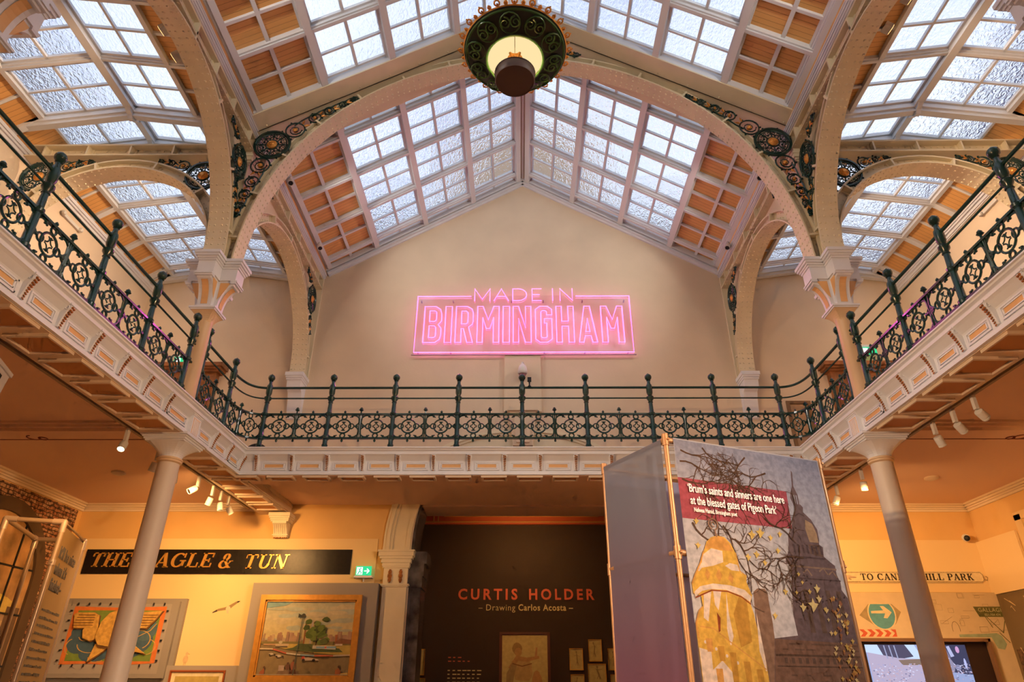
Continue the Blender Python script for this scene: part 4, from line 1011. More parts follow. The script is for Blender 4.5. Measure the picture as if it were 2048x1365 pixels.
# ------------------------------------------------------------------ slab-serif lettering for the old painted signs
def glyph(ch):
    T, t_, S = .17, .07, .075; P = []
    def q(x0, y0, x1, y1, w): P.append(ribbon([(x0, y0), (x1, y1)], w))
    def ser(x, y, w=.36): P.append(R_(x-w/2, y, x+w/2, y+S))
    def arcs(cx, cy, rx, ry, a0, a1, n=12):
        pts = arc(cx, cy, rx, ry, a0, a1, n); ws = []
        for i in range(n+1):
            a = math.radians(a0+(a1-a0)*i/n); ws.append(t_+(T-t_)*abs(math.cos(a)))
        for i in range(n): P.append(ribbon([pts[i], pts[i+1]], [ws[i], ws[i+1]]))
    if ch == 'T': q(.36, 0, .36, 1, T); q(0, .96, .72, .96, .08); ser(.36, 0); q(.03, 1, .03, .72, .06); q(.69, 1, .69, .72, .06); w = .72
    elif ch == 'H': q(.16, 0, .16, 1, T); q(.66, 0, .66, 1, T); q(.16, .5, .66, .5, .08); [ser(x, y) for x in (.16, .66) for y in (0, 1-S)]; w = .82
    elif ch == 'E': q(.16, 0, .16, 1, T); q(0, .96, .64, .96, .08); q(0, .04, .66, .04, .08); q(.16, .5, .48, .5, .08); q(.63, 1, .63, .7, .06); q(.65, 0, .65, .3, .06); q(.47, .36, .47, .64, .06); w = .68
    elif ch == 'A': q(.12, 0, .40, 1, .07); q(.70, 0, .42, 1, T); q(.2, .32, .6, .32, .07); ser(.12, 0, .28); ser(.70, 0, .32); w = .82
    elif ch == 'G': arcs(.42, .5, .34, .46, 50, 320); q(.72, .1, .72, .45, .14); P.append(R_(.52, .42, .86, .50)); q(.72, .98, .72, .68, .06); w = .86
    elif ch == 'C': arcs(.42, .5, .34, .46, 50, 310); q(.70, .98, .70, .66, .06); q(.68, .25, .70, .05, .05); w = .76
    elif ch == 'L': q(.16, 0, .16, 1, T); ser(.16, 1-S); q(0, .04, .64, .04, .08); q(.63, 0, .63, .34, .06); w = .68
    elif ch == 'U': q(.16, .35, .16, 1, T); q(.64, .35, .64, 1, .08); arcs(.40, .34, .24, .30, 180, 360, 8); ser(.16, 1-S); ser(.64, 1-S, .28); w = .80
    elif ch == 'N': q(.13, 0, .13, 1, .07); q(.13, .98, .66, .02, T); q(.68, 0, .68, 1, .07); ser(.13, 0, .28); ser(.10, 1-S, .26); ser(.68, 1-S, .28); w = .82
    elif ch == 'O': arcs(.42, .5, .34, .46, 0, 360, 18); w = .84
    elif ch == 'P': q(.16, 0, .16, 1, T); arcs(.40, .74, .22, .23, 90, -90, 8); q(0, .96, .42, .96, .07); q(.16, .5, .42, .5, .07); ser(.16, 0); w = .68
    elif ch == 'R': q(.16, 0, .16, 1, T); arcs(.40, .74, .22, .23, 90, -90, 8); q(0, .96, .42, .96, .07); q(.16, .5, .42, .5, .07); ser(.16, 0); q(.44, .5, .68, .04, .14); q(.62, .04, .82, .04, .07); w = .82
    elif ch == 'I': q(.16, 0, .16, 1, T); ser(.16, 0); ser(.16, 1-S); w = .34
    elif ch == 'K': q(.16, 0, .16, 1, T); ser(.16, 0); ser(.16, 1-S); q(.18, .38, .64, .96, .07); q(.32, .56, .68, .03, .15); ser(.66, 0, .3); ser(.62, 1-S, .28); w = .82
    elif ch == '&':
        arcs(.36, .76, .15, .20, 0, 360, 12); arcs(.34, .26, .26, .25, 60, 320, 12); q(.26, .62, .66, .05, .14); q(.50, .12, .74, .50, .06); q(.62, .49, .84, .49, .06); q(.62, .03, .80, .05, .07); w = .84
    else: w = .34
    return P, w
def slab_text(name, s, x0, z0, h, sx, y, m, parent, shear=0., sp=.10, depth=.012, hl=None, width=None):
    """each word one mesh"""
    tot = sum(glyph(c)[1]+sp for c in s)-sp
    k = (width/tot) if width else h*sx
    x = x0; out = MB(); words = []
    for ch in s:
        P, w = glyph(ch)
        if ch == ' ' and out.v: words.append(out); out = MB()
        for p in P:
            out.prism(p, 0, depth, lambda a, b, d: V((x+a*k+shear*b*h, y-d, z0+b*h)))
        x += (w+sp)*k
    if out.v: words.append(out)
    for o in words: o.build(name, m, parent)

# black pub sign
t = empty('pub_sign', 'long black painted board with gilt italic letters THE EAGLE & TUN on the lower left wall', 'sign', None, (-5.2, YW, 3.33))
yb = YW-.05
MB().box(-7.45, -2.90, yb, YW-.012, 3.325, 3.725).build('board', mat('black_sign_paint', (.012, .009, .008), .33, spec=.25, noise=.4, nscale=20, bump=.25, bscale=8), t)
GLET = mat('gilt_letters', (.78, .42, .09), .3, metal=.5)
slab_text('letters', 'THE', -7.35, 3.435, .235, 1, yb, GLET, t, .22, .12, .02, width=.67)
slab_text('letters', 'EAGLE', -6.47, 3.43, .235, 1, yb, GLET, t, .22, .12, .02, width=1.19)
slab_text('letters', '&', -5.15, 3.42, .235, 1, yb, GLET, t, .22, .12, .02, width=.22)
slab_text('letters', 'TUN', -4.72, 3.41, .235, 1, yb, GLET, t, .22, .12, .02, width=.72)
# white street sign
t = empty('street_sign', 'cream cast street sign with black letters TO CANNON HILL PARK and pointing hands', 'sign', None, (6.5, YW, 3.2))
yb = YW-.04
m = MB(); m.prism([(5.24, 3.24), (5.27, 3.205), (7.60, 3.205), (7.65, 3.235), (7.66, 3.34), (7.62, 3.385), (5.27, 3.385), (5.24, 3.35)], 0, .03, lambda p, q, d: V((p, YW-.012-d, q)))
m.build('plate', mat('cream_enamel', (.74, .60, .34), .4, noise=.08, nscale=20), t)
m = MB(); m.tube([V((x, yb-.003, z)) for x, z in ((5.26, 3.22), (7.61, 3.22), (7.645, 3.25), (7.645, 3.33), (7.61, 3.37), (5.26, 3.37))], .006, 5, loop=True)
m.tube([V((7.65, yb, 3.26)), V((7.70, yb, 3.245)), V((7.72, yb, 3.29)), V((7.69, yb, 3.31))], .008, 5); m.build('rim', mat('worn_rim', (.36, .24, .10), .6, noise=.5, nscale=40), t)
art('pointing_hand', t, WALLP(yb-.003), [(ribbon([(5.55, 3.285), (5.44, 3.30), (5.40, 3.29), (5.34, 3.275)], [.018, .05, .07, .05]), (.60, .42, .26)), (blob(5.345, 3.29, .035, .035, 10, .15), (.50, .22, .12)), (ribbon([(5.42, 3.27), (5.46, 3.255)], .018), (.3, .2, .1)), (ribbon([(5.42, 3.285), (5.55, 3.29)], .006), (.2, .1, .05))])
KL = mat('black_letters', (.02, .012, .008), .5)
slab_text('letters', 'TO CANNON HILL PARK', 5.625, 3.245, .105, 1, yb, KL, t, 0, .12, .008, width=1.86)

# ------------------------------------------------------------------ lower left wall exhibits
struct('trim_wall_board_left', MB().box(-7.74, -2.48, YW-.03, YW-.012, 0, 3.91), LOWPANEL)
t = empty('emergency_exit_sign', 'small lit green emergency exit sign with running figure beside the black pub sign', 'sign', 'green exit signs', (-2.65, YW, 3.2))
MB().box(-2.80, -2.50, YW-.16, YW-.02, 3.255, 3.29).build('housing', WHITE, t)
MB().box(-2.78, -2.52, YW-.14, YW-.125, 3.29, 3.44).build('lit_panel', emit('exit_green', (.03, .55, .22), 1.1), t)
art('pictogram', t, WALLP(YW-.141), [(R_(-2.765, 3.305, -2.665, 3.425), (.9, .9, .9)), (ribbon([(-2.745, 3.31), (-2.72, 3.35), (-2.71, 3.38), (-2.73, 3.40)], .016), (.03, .4, .2)), (ribbon([(-2.71, 3.36), (-2.685, 3.34), (-2.69, 3.315)], .014), (.03, .4, .2)), (blob(-2.70, 3.405, .011, .011, 8), (.03, .4, .2)),
    (R_(-2.64, 3.355, -2.57, 3.372), (.9, .9, .9)), (ribbon([(-2.595, 3.40), (-2.555, 3.364), (-2.595, 3.325)], .018), (.9, .9, .9))], lambda c: emit('picto_%d' % int(c[0]*100), c, 1.2))
MB().lathe([(.012, 0), (.012, .06)], 8, (-2.65, YW-.08, 3.2)).build('bracket', WHITE, t)
# grey panel boxes
tag(MB().box(-4.43, -2.37, YW-.20, YW-.03, 0, 3.165).build('grey_display_panel', GREYP), 'tall grey display panel carrying the motor racing painting', 'display panel')
m = MB(); m.box(-5.64, -4.44, YW-.12, YW-.03, 0, 1.94)
tag(m.build('grey_display_panel', GREYP), 'low grey display panel between the carved eagle and the racing painting', 'display panel')
m = MB(); m.box(-7.60, -5.52, YW-.10, YW-.03, 1.70, 2.93); m.box(-7.52, -5.60, YW-.16, YW-.10, 1.76, 2.88); m.mat(1); m.box(-7.52, -5.72, YW-.162, YW-.16, 1.82, 2.84)
tag(m.build('grey_display_panel', [GREYP2, GREYP]), 'grey moulded backing panel behind the carved eagle picture', 'display panel')
tag(MB().box(-7.0, -5.6, YW-.10, YW-.03, 1.2, 1.60).build('caption_panel', mat('caption_white', (.6, .52, .3), .7)), 'pale caption strip under the carved eagle, cut by the bottom of view', 'caption panel')

def LX(pts, x0, x1, z0, z1): return [(x0+(x1-x0)*a, z0+(z1-z0)*b) for a, b in pts]
# motor race painting, traced in unit coordinates
r = random.Random(3); A0, A1, B0, B1 = -4.15, -2.67, 1.79, 2.885
U = lambda pts: LX(pts, A0, A1, B0, B1)
sh = []
for i in range(14):   # painted sky, top to horizon
    z0 = 1-.036*i; c = (.42+.012*i, .42+.004*i, .30-.006*i); sh.append((U(R_(0, z0-.04, 1, z0)), tuple(round(q, 3) for q in c)))
for i in range(26): sh.append((U(blob(r.random(), r.uniform(.58, .97), r.uniform(.05, .15), r.uniform(.015, .04), 10, .2, r)), r.choice([(.50, .44, .28), (.40, .43, .33), (.54, .47, .29)])))
sh.append((U([(0, .90), (.2, .93), (.32, 1), (0, 1)]), (.22, .36, .36)))
sh = [(([(min(max(a, A0), A1), min(max(b, B0), B1)) for a, b in p]), c) for p, c in sh]
sh.append((U(R_(0, 0, 1, .47)), (.26, .19, .09)))
for i in range(60):
    x = r.random(); w = r.uniform(.012, .04); h = r.uniform(.03, .13)*(1 if x < .42 or x > .7 else .6); sh.append((U(R_(max(0, x-w/2), .43, min(1, x+w/2), .46+h)), r.choice([(.40, .25, .15), (.46, .33, .2), (.34, .2, .13), (.44, .28, .19)])))
sh += [(U([(0, .45), (1, .45), (1, .36), (.6, .38), (0, .42)]), (.22, .18, .06)), (U([(.18, .38), (.3, .345), (.6, .30), (.9, .27), (1, .28), (1, .40), (.6, .41), (.25, .42)]), (.50, .36, .08)),
       (U([(.28, .35), (.36, .37), (.42, .42), (.52, .43), (.62, .39), (.85, .36), (.9, .31), (.6, .31), (.4, .33)]), (.10, .13, .04)),
       (U(R_(.04, .40, .18, .42)), (.5, .3, .15)), (U(R_(.17, .39, .31, .42)), (.55, .42, .26)), (U(R_(.17, .37, .3, .39)), (.14, .1, .05)), (U(blob(.22, .44, .02, .02)), (.55, .48, .3)),
       (U(R_(.46, .42, .475, .73)), (.26, .09, .03)), (U(R_(.475, .42, .56, .73)), (.52, .44, .20))]
for i in range(14): sh.append((U(R_(.475, .43+.021*i, .56, .438+.021*i)), (.30, .22, .09)))
sh.append((U(R_(.53, .42, .545, .74)), (.42, .36, .34)))
for i in range(34):
    x = .60+r.gauss(0, .05); z = .58+r.gauss(0, .07); sh.append((U(blob(x, z, .04, .035, 9, .25, r)), r.choice([(.09, .14, .02), (.13, .19, .03), (.16, .22, .04), (.06, .09, .015)])))
sh += [(U(R_(.595, .40, .605, .52)), (.1, .06, .03)), (U(blob(.69, .455, .045, .045, 10, .15, r)), (.12, .15, .04)), (U(R_(.80, .42, .825, .54)), (.38, .13, .05)), (U([(.79, .42), (1, .42), (1, .47), (.85, .49)]), (.24, .10, .05)), (U(R_(.81, .395, .885, .42)), (.60, .50, .36)),
       (U([(.57, .355), (.82, .345), (.81, .395), (.57, .40)]), (.55, .52, .42)), (U(R_(.61, .36, .82, .385)), (.22, .38, .50)), (U(R_(.70, .362, .72, .383)), (.6, .1, .06))]
tr = [(.0, .365), (.15, .36), (.3, .305), (.45, .285), (.6, .275), (.8, .275), (1, .285)]
for i in range(6): sh.append((U([tr[i], tr[i+1], (tr[i+1][0], tr[i+1][1]-.02), (tr[i][0], tr[i][1]-.02)]), [(.55, .45, .3), (.5, .12, .06), (.55, .5, .4), (.25, .36, .42), (.52, .14, .07), (.5, .4, .28)][i]))
for x, z, s in ((.52, .215, 1), (.14, .285, .5), (.22, .26, .6)):
    if s == 1: sh.append((U([(x-.05*s, z), (x-.03*s, z+.03*s), (x+.02*s, z+.03*s), (x+.12*s, z+.005), (x+.14*s, z-.01*s), (x-.05*s, z-.015*s)]), (.62, .50, .38))); sh.append((U(R_(x-.05, z, x-.02, z+.04)), (.55, .08, .04)))
    else: sh.append((U(blob(x, z, .05*s, .03*s)), (.58, .50, .38)))
    for d in (-.03, .08): sh.append((U(blob(x+d*s, z-.008, .018*s, .02*s, 8)), (.04, .03, .02)))
sh += [(U([(.22, .0), (.24, .06), (.28, .09), (.46, .07), (.47, 0)]), (.20, .13, .08)), (U(R_(.24, .07, .3, .14)), (.42, .32, .26)), (U(blob(.335, .12, .025, .04)), (.16, .07, .04)), (U(blob(.335, .165, .012, .016)), (.1, .05, .03)), (U(blob(.39, .135, .028, .06)), (.30, .10, .05)), (U(blob(.395, .20, .014, .018)), (.12, .06, .03)), (U([(.35, .0), (.36, .08), (.42, .09), (.44, 0)]), (.12, .05, .03)),
       (U([(.04, 0), (.05, .06), (.09, .1), (.1, .06), (.09, 0)]), (.34, .10, .04)), (U(blob(.09, .115, .012, .015)), (.1, .05, .03)), (U([(.84, 0), (.84, .08), (.87, .11), (.9, .07), (.91, 0)]), (.38, .12, .04)), (U(blob(.875, .125, .012, .016)), (.08, .04, .02)), (U([(.89, .01), (.98, .02), (.97, .05), (.9, .04)]), (.58, .42, .12)), (U(R_(0, .018, 1, .028)), (.40, .33, .22)),
       (U(ribbon([(.40, 0), (.425, .78)], .010)), (.10, .12, .08)), (U(blob(.43, .795, .022, .03)), (.05, .05, .035)), (U([(.425, .79), (.375, .825), (.375, .765)]), (.05, .05, .035))]
framed('race_painting', 'gold framed painting of racing cars on a city circuit with tall lamp post and tree', 'painting', -4.24, 1.70, -2.60, 2.975, YW-.21, .08, GOLDF, sh, bg=(.45, .42, .3), depth=.06)
# carved eagle picture
A0, A1, B0, B1 = -7.30, -5.79, 1.945, 2.80
U = lambda pts: LX(pts, A0, A1, B0, B1); r = random.Random(5)
EG = (.16, .24, .04); EB = (.05, .10, .14)
sh = [(U([(0, 0), (.3, .02), (.6, -.01), (1, .03), (1, 1), (.5, .98), (0, 1)]), (.60, .16, .03)), (U(R_(.05, .06, .95, .93)), EG)]
for cx, cz, rx, rz in ((.2, .55, .16, .22), (.15, .38, .13, .2), (.35, .3, .2, .25), (.3, .18, .12, .13), (.55, .3, .2, .2), (.75, .42, .18, .25), (.83, .6, .12, .2), (.7, .25, .14, .14), (.5, .5, .3, .22)): sh.append((U(blob(cx, cz, rx, rz, 18)), EB if r.random() > .4 else (.07, .13, .15)))
def ln(pts, w=.012, c=(.50, .30, .08)): sh.append((U(ribbon(pts, w)), c))
ln(arc(.20, .50, .07, .10, -160, 120)); ln(arc(.28, .34, .14, .14, 180, 330)); ln(arc(.38, .14, .09, .10, 190, 320)); ln(arc(.78, .42, .12, .16, -60, 110)); ln(arc(.88, .3, .09, .13, -120, 80)); ln([(.70, .42), (.88, .58), (.93, .7)]); ln(arc(.08, .3, .06, .13, 100, 260))
art_shapes = sh
t = empty('carved_eagle', 'painted relief of a golden diving eagle on blue clouds with an orange border', 'carving', None, (-6.5, YW, 1.94))
art('painted_ground', t, WALLP(YW-.165), art_shapes)
GE = mat('carved_gold', (.56, .32, .07), .5, noise=.25, nscale=18)
m = MB(); Pp = lambda p, q, d: V((A0+(A1-A0)*p, YW-.17-d, B0+(B1-B0)*q))
for poly, d0, d1 in (([(.03, .86), (.06, .89), (.24, .89), (.30, .84), (.31, .70), (.33, .60), (.22, .62), (.06, .62)], 0, .03), ([(.17, .58), (.20, .66), (.31, .66), (.34, .60), (.33, .42), (.27, .40), (.19, .45)], .01, .04), ([(.33, .45), (.35, .72), (.42, .88), (.5, .93), (.6, .9), (.63, .7), (.6, .4), (.5, .3), (.38, .33)], .01, .06),
    ([(.60, .88), (.97, .92), (.92, .78), (.84, .62), (.62, .62)], 0, .03), ([(.34, .34), (.30, .05), (.36, .12), (.44, .22), (.5, .34), (.42, .45)], 0, .03), ([(.55, .35), (.75, .33), (.88, .19), (.72, .23), (.55, .25)], 0, .03)):
    m.prism(poly, d0, d1, Pp); cx = sum(p[0] for p in poly)/len(poly); cz = sum(p[1] for p in poly)/len(poly)
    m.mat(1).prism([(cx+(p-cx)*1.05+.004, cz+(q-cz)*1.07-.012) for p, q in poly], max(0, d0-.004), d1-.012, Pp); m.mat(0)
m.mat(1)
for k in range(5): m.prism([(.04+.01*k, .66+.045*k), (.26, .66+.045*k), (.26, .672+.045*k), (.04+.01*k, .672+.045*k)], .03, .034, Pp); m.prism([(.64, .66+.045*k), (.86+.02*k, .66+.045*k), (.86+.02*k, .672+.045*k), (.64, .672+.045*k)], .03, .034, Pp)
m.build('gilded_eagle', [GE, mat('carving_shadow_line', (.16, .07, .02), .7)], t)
m = MB()
for i in range(9):
    for z in (-.035, 1.02): MB().prism(R_(.03+i*.117, z, .04+i*.117, z+.045), 0, .02, Pp).build('fixing_nail', BLACKD, t)
for i in range(6):
    for x in (-.03, 1.01): MB().prism(R_(x, .06+i*.17, x+.02, .085+i*.17), 0, .02, Pp).build('fixing_nail', BLACKD, t)
framed('framed_print', 'thin red framed print with a wide pale mount, cut by the bottom of view', 'picture', -5.52, 1.2, -4.65, 1.875, YW-.12, .022, mat('red_brown_frame', (.33, .08, .02), .4), [(R_(-5.49, 1.2, -4.68, 1.85), (.72, .62, .38)), (R_(-5.43, 1.2, -4.74, 1.79), (.48, .36, .10))])
# painted gulls on the wall
tag(art('painted_gull', None, WALLP(YW-.03), [(ribbon([(-5.09, 2.725), (-5.0, 2.765), (-4.89, 2.785), (-4.84, 2.795), (-4.78, 2.84), (-4.72, 2.88), (-4.67, 2.90)], [.012, .035, .045, .06, .045, .035, .012]), (.30, .20, .09)), (blob(-4.845, 2.785, .038, .042), (.66, .56, .36)), (ribbon([(-5.09, 2.722), (-5.02, 2.755)], [.012, .035]), (.05, .035, .02)), (ribbon([(-4.71, 2.885), (-4.67, 2.90)], [.03, .012]), (.05, .035, .02)), ([(-4.86, 2.755), (-4.83, 2.755), (-4.82, 2.71), (-4.86, 2.715)], (.60, .5, .32))]),
    'gull with spread wings painted on the yellow wall left of the racing painting', 'mural')
tag(art('painted_gull', None, WALLP(YW-.03), [(blob(-5.37, 2.03, .042, .06), (.62, .42, .22)), (blob(-5.365, 2.11, .022, .028), (.64, .46, .25)), (ribbon([(-5.345, 2.11), (-5.32, 2.105)], .008), (.5, .25, .08)), (ribbon([(-5.385, 1.98), (-5.385, 1.945)], .006), (.4, .2, .1)), (ribbon([(-5.36, 1.98), (-5.36, 1.945)], .006), (.4, .2, .1))]),
    'small pale standing gull painted just above the low grey panel', 'mural')

# ------------------------------------------------------------------ brick-papered left wall with arched window picture
def brick_mat():
    m = bpy.data.materials.new('brick_wallpaper'); m.use_nodes = True; nt = m.node_tree; b = nt.nodes['Principled BSDF']; b.inputs['Roughness'].default_value = .8
    tc = nt.nodes.new('ShaderNodeTexCoord'); sp = nt.nodes.new('ShaderNodeSeparateXYZ'); cb = nt.nodes.new('ShaderNodeCombineXYZ')
    nt.links.new(tc.outputs['Object'], sp.inputs[0]); nt.links.new(sp.outputs['Y'], cb.inputs['X']); nt.links.new(sp.outputs['Z'], cb.inputs['Y'])
    nz = nt.nodes.new('ShaderNodeTexNoise'); nz.inputs['Scale'].default_value = 9; nz.inputs['Detail'].default_value = 4; nt.links.new(cb.outputs[0], nz.inputs['Vector'])
    ad = nt.nodes.new('ShaderNodeVectorMath'); ad.operation = 'MULTIPLY_ADD'; ad.inputs[1].default_value = (.05, .05, 0); nt.links.new(nz.outputs['Color'], ad.inputs[0]); nt.links.new(cb.outputs[0], ad.inputs[2])
    br = nt.nodes.new('ShaderNodeTexBrick'); br.inputs['Scale'].default_value = 1; br.inputs['Brick Width'].default_value = .16; br.inputs['Row Height'].default_value = .058; br.inputs['Mortar Size'].default_value = .007; br.inputs['Bias'].default_value = -.2
    br.inputs['Color1'].default_value = (.40, .16, .07, 1); br.inputs['Color2'].default_value = (.62, .40, .22, 1); br.inputs['Mortar'].default_value = (.07, .035, .02, 1)
    nt.links.new(ad.outputs[0], br.inputs['Vector'])
    n2 = nt.nodes.new('ShaderNodeTexNoise'); n2.inputs['Scale'].default_value = 16; n2.inputs['Detail'].default_value = 4; nt.links.new(cb.outputs[0], n2.inputs['Vector'])
    rp = nt.nodes.new('ShaderNodeValToRGB'); rp.color_ramp.elements[0].position = .38; rp.color_ramp.elements[0].color = (.12, .08, .07, 1); rp.color_ramp.elements[1].position = .58; rp.color_ramp.elements[1].color = (1, 1, 1, 1); nt.links.new(n2.outputs['Fac'], rp.inputs['Fac'])
    mx = nt.nodes.new('ShaderNodeMix'); mx.data_type = 'RGBA'; mx.blend_type = 'MULTIPLY'; mx.inputs['Factor'].default_value = .9
    nt.links.new(br.outputs['Color'], mx.inputs['A']); nt.links.new(rp.outputs['Color'], mx.inputs['B']); nt.links.new(mx.outputs['Result'], b.inputs['Base Color'])
    return m
struct('trim_brick_wallpaper', MB().box(-WA, -WA+.02, 6.0, 11.45, 0, 4.36), brick_mat())
LW = lambda u, v, d: V((-WA+.022+d, u, v))
t = empty('arched_window_picture', 'arched window picture with dark surround on the brick papered left wall', 'wall picture', None, (-WA, 9.9, 0))
ap = [(8.75, 0), (8.75, 3.05)]+arc(9.88, 3.05, 1.13, 1.13, 180, 0, 20)+[(11.01, 0)]
ip = [(8.95, 0), (8.95, 3.05)]+arc(9.88, 3.05, .93, .93, 180, 0, 20)+[(10.81, 0)]
m = MB(); m.loft([[LW(a[0], a[1], 0), LW(a[0], a[1], .05), LW(b[0], b[1], .05), LW(b[0], b[1], 0)] for a, b in zip(ap, ip)]); m.build('surround', mat('dark_surround', (.09, .05, .025), .6), t)
m = MB(); m.add([LW(a, b, .004) for a, b in ip], [tuple(range(len(ip)))]); m.build('glazing_picture', mat('evening_picture', (.42, .24, .10), .3, noise=.7, nscale=2.2), t)
r = random.Random(11)
art('street_scene', t, LW, [(R_(9.0, 1.2, 10.78, 2.6), (.34, .22, .13)), (blob(10.1, 2.75, .35, .12, 14, .3, r), (.6, .42, .08)), (blob(10.5, 2.7, .22, .1, 14, .3, r), (.55, .4, .1)), (R_(9.6, 1.5, 10.0, 2.3), (.5, .42, .45)), (R_(10.1, 1.6, 10.6, 2.5), (.45, .3, .15)), (blob(9.8, 2.0, .2, .15), (.3, .34, .6)), (R_(10.5, 1.7, 10.78, 2.7), (.12, .07, .04)), (R_(9.1, 2.0, 9.5, 2.9), (.55, .45, .4))], eps=.006)
m = MB()
for y in (9.42, 9.88, 10.34): m.box(-WA+.024, -WA+.045, y-.012, y+.012, 0, 3.9)
for z in (1.9, 2.6, 3.25): m.box(-WA+.024, -WA+.045, 8.95, 10.81, z-.012, z+.012)
m.build('glazing_bars', BLACKD, t)
# pipe frame with text panel
t = empty('pipe_display_frame', 'brown tubular frame with a tall tan text panel at the lower left', 'display frame', None, (-6, 8.5, 0))
A, B, C_, D = V((-6.165, 7.85, 0)), V((-5.582, 8.04, 0)), V((-6.014, 9.19, 0)), V((-6.599, 9.058, 0)); ZT = 3.4
k = .028
for p in (A, B, C_, D): MB().tube([p+V((0, 0, .01)), p+V((0, 0, ZT))], k, 12).build('upright_pipe', PIPEG, t, True)
for p, q in ((A, B), (B, C_), (C_, D), (D, A)): MB().tube([p+V((0, 0, ZT)), q+V((0, 0, ZT))], k if p is not B else .014, 12).build('top_pipe', PIPEG, t, True)
for p, q in ((A, B), (B, A), (D, A), (C_, D)):
    m = MB(); d = (q-p).normalized(); m.tube([p+V((0, 0, ZT)), p+V((0, 0, ZT))+d*.12], k*1.28, 12); m.ball(p+V((0, 0, ZT)), k*1.3, 12); m.tube([p+V((0, 0, ZT)), p+V((0, 0, ZT-.12))], k*1.28, 12)
    m.build('pipe_joint', mat('pipe_joint', (.48, .37, .28), .3, metal=.35), t, True)
m = MB()
for z in (2.93,): m.tube([B+V((0, 0, z-.03)), B+V((0, 0, z+.03))], k*1.4, 12); m.ball(B+V((.02, -.035, z)), .014, 8)
m.build('pipe_clamp', mat('pipe_joint', (.48, .37, .28), .3, metal=.35), t, True)
e = (C_-B).normalized(); n = V((e.y, -e.x, 0)); BP = lambda u, v, d: B+e*u+n*(d+.0)+V((0, 0, v))
m = MB(); m.box(.05, 1.2, -.006, .006, .05, 3.36); m.xf(lambda p: BP(p.x, p.z, p.y)); TP = m.build('text_panel', mat('tan_text_panel', (.32, .20, .08), .6), t)
TXM = mat('grey_text', (.10, .085, .075), .7)
for i, (s, w) in enumerate((("It'll be nice", 1), ("when it's", 1), ("finished\u2013", 1))):
    text('panel_lettering', s, .19, lambda x, y, z, i=i: BP(.17+x, 3.02-.185*i+y, .007+z), TXM, TP, bevel=.003, width=(.86, .62, .58)[i])
r = random.Random(4)
for i in range(18):
    m = MB(); z = 2.42-.085*i; x = .17
    if i == 11: continue
    while x < (.95 if i != 10 else .5): w = r.uniform(.04, .12); m.box(x, x+w, .007, .009, z, z+.024+r.uniform(-.004, .008)); x += w+.022
    m.xf(lambda p: BP(p.x, p.z, p.y)); m.build('text_line', TXM, TP)

# ------------------------------------------------------------------ lower right wall exhibits
m = MB(); m.box(4.9, 7.76, YW-.02, YW-.012, 3.06, 3.90); struct('trim_wall_board_right', m, LOWPANEL)
m = MB(); m.box(7.72, 7.76, 10.6, 11.58, 3.02, 3.86); struct('trim_side_board_right', m, LOWPANEL)
m = MB(); m.box(4.9, 5.30, YW-.08, YW-.012, 0, 3.05); m.box(5.3, 7.37, YW-.08, YW-.012, 2.36, 3.05); m.box(7.37, 7.76, YW-.08, YW-.012, 0, 3.05)
t = m.build('mural_board', mat('tan_mural', (.62, .47, .27), .8, noise=.05)); tag(t, 'tan mural board with drawn road signs around the wall screen', 'mural')
ym = YW-.081; MU = WALLP(ym)
BL = (.10, .30, .32); TN = (.33, .24, .11); RD = (.58, .10, .04); CR = (.68, .52, .28)
top = [(5.60, 2.87), (6.02, 2.87)]
art('arrow_sign', t, MU, [([(5.44, 2.70), (5.62, 2.87), (6.0, 2.87), (6.12, 2.75), (6.0, 2.58), (5.9, 2.50), (5.72, 2.50)], TN), (arc(5.805, 2.72, .225, .24, 138, 402, 24), CR), (arc(5.805, 2.72, .205, .22, 137, 403, 24), BL),
    ([(5.64, 2.73), (5.64, 2.765), (5.84, 2.775), (5.80, 2.84), (5.86, 2.84), (5.97, 2.745), (5.88, 2.655), (5.82, 2.66), (5.86, 2.73)], (.66, .54, .30))])
sh = [(R_(5.31, 2.385, 5.965, 2.492), RD)]
for i in range(5): x = 5.33+i*.125; sh.append(([(x, 2.49), (x+.055, 2.49), (x+.11, 2.438), (x+.055, 2.387), (x, 2.387), (x+.055, 2.438)], CR))
art('chevron_strip', t, MU, sh)
GB = (.13, .12, .03)
sh = [([(7.30, 2.835), (7.76, 2.835), (7.76, 2.68), (7.36, 2.68)], GB), (ribbon([(7.45, 2.68), (7.52, 2.52)], .012), GB), (ribbon([(7.47, 2.68), (7.66, 2.45)], .012), GB), (ribbon([(7.74, 2.62), (7.66, 2.44)], .012), GB), (ribbon([(7.60, 2.45), (7.72, 2.30)], .012), GB)]
sh.append(([(6.95, 2.38), (6.95, 2.42), (7.3, 2.43), (7.55, 2.44), (7.62, 2.40), (7.66, 2.28), (7.60, 2.20), (7.50, 2.22), (7.45, 2.38)], (.30, .36, .22)))
art('road_signs', t, MU, sh)
gw = wall_text(ym-.002); GLT = mat('mural_lettering', (.50, .46, .22), .7)
text('sign_lettering', 'GALLAGHER', .088, gw(7.365, 2.755), GLT, t, .98, space=1.1, ext=.001); text('sign_lettering', '021-704 474', .05, gw(7.45, 2.695), GLT, t, 1, ext=.001)
r = random.Random(9); m = MB()
for k in range(26):
    x = r.uniform(6.6, 7.6); z = r.uniform(2.45, 3.02)
    if r.random() < .5: w, h = r.uniform(.05, .14), r.uniform(.03, .09); m.tube([V((x+a, ym-.002, z+b)) for a, b in ((0, 0), (w, 0), (w, h), (0, h))], .0016, 4, loop=True)
    else: m.tube([V((x, ym-.002, z)), V((x+r.uniform(-.2, .25), ym-.002, z+r.choice((0, 0, .1))))], .0016, 4)
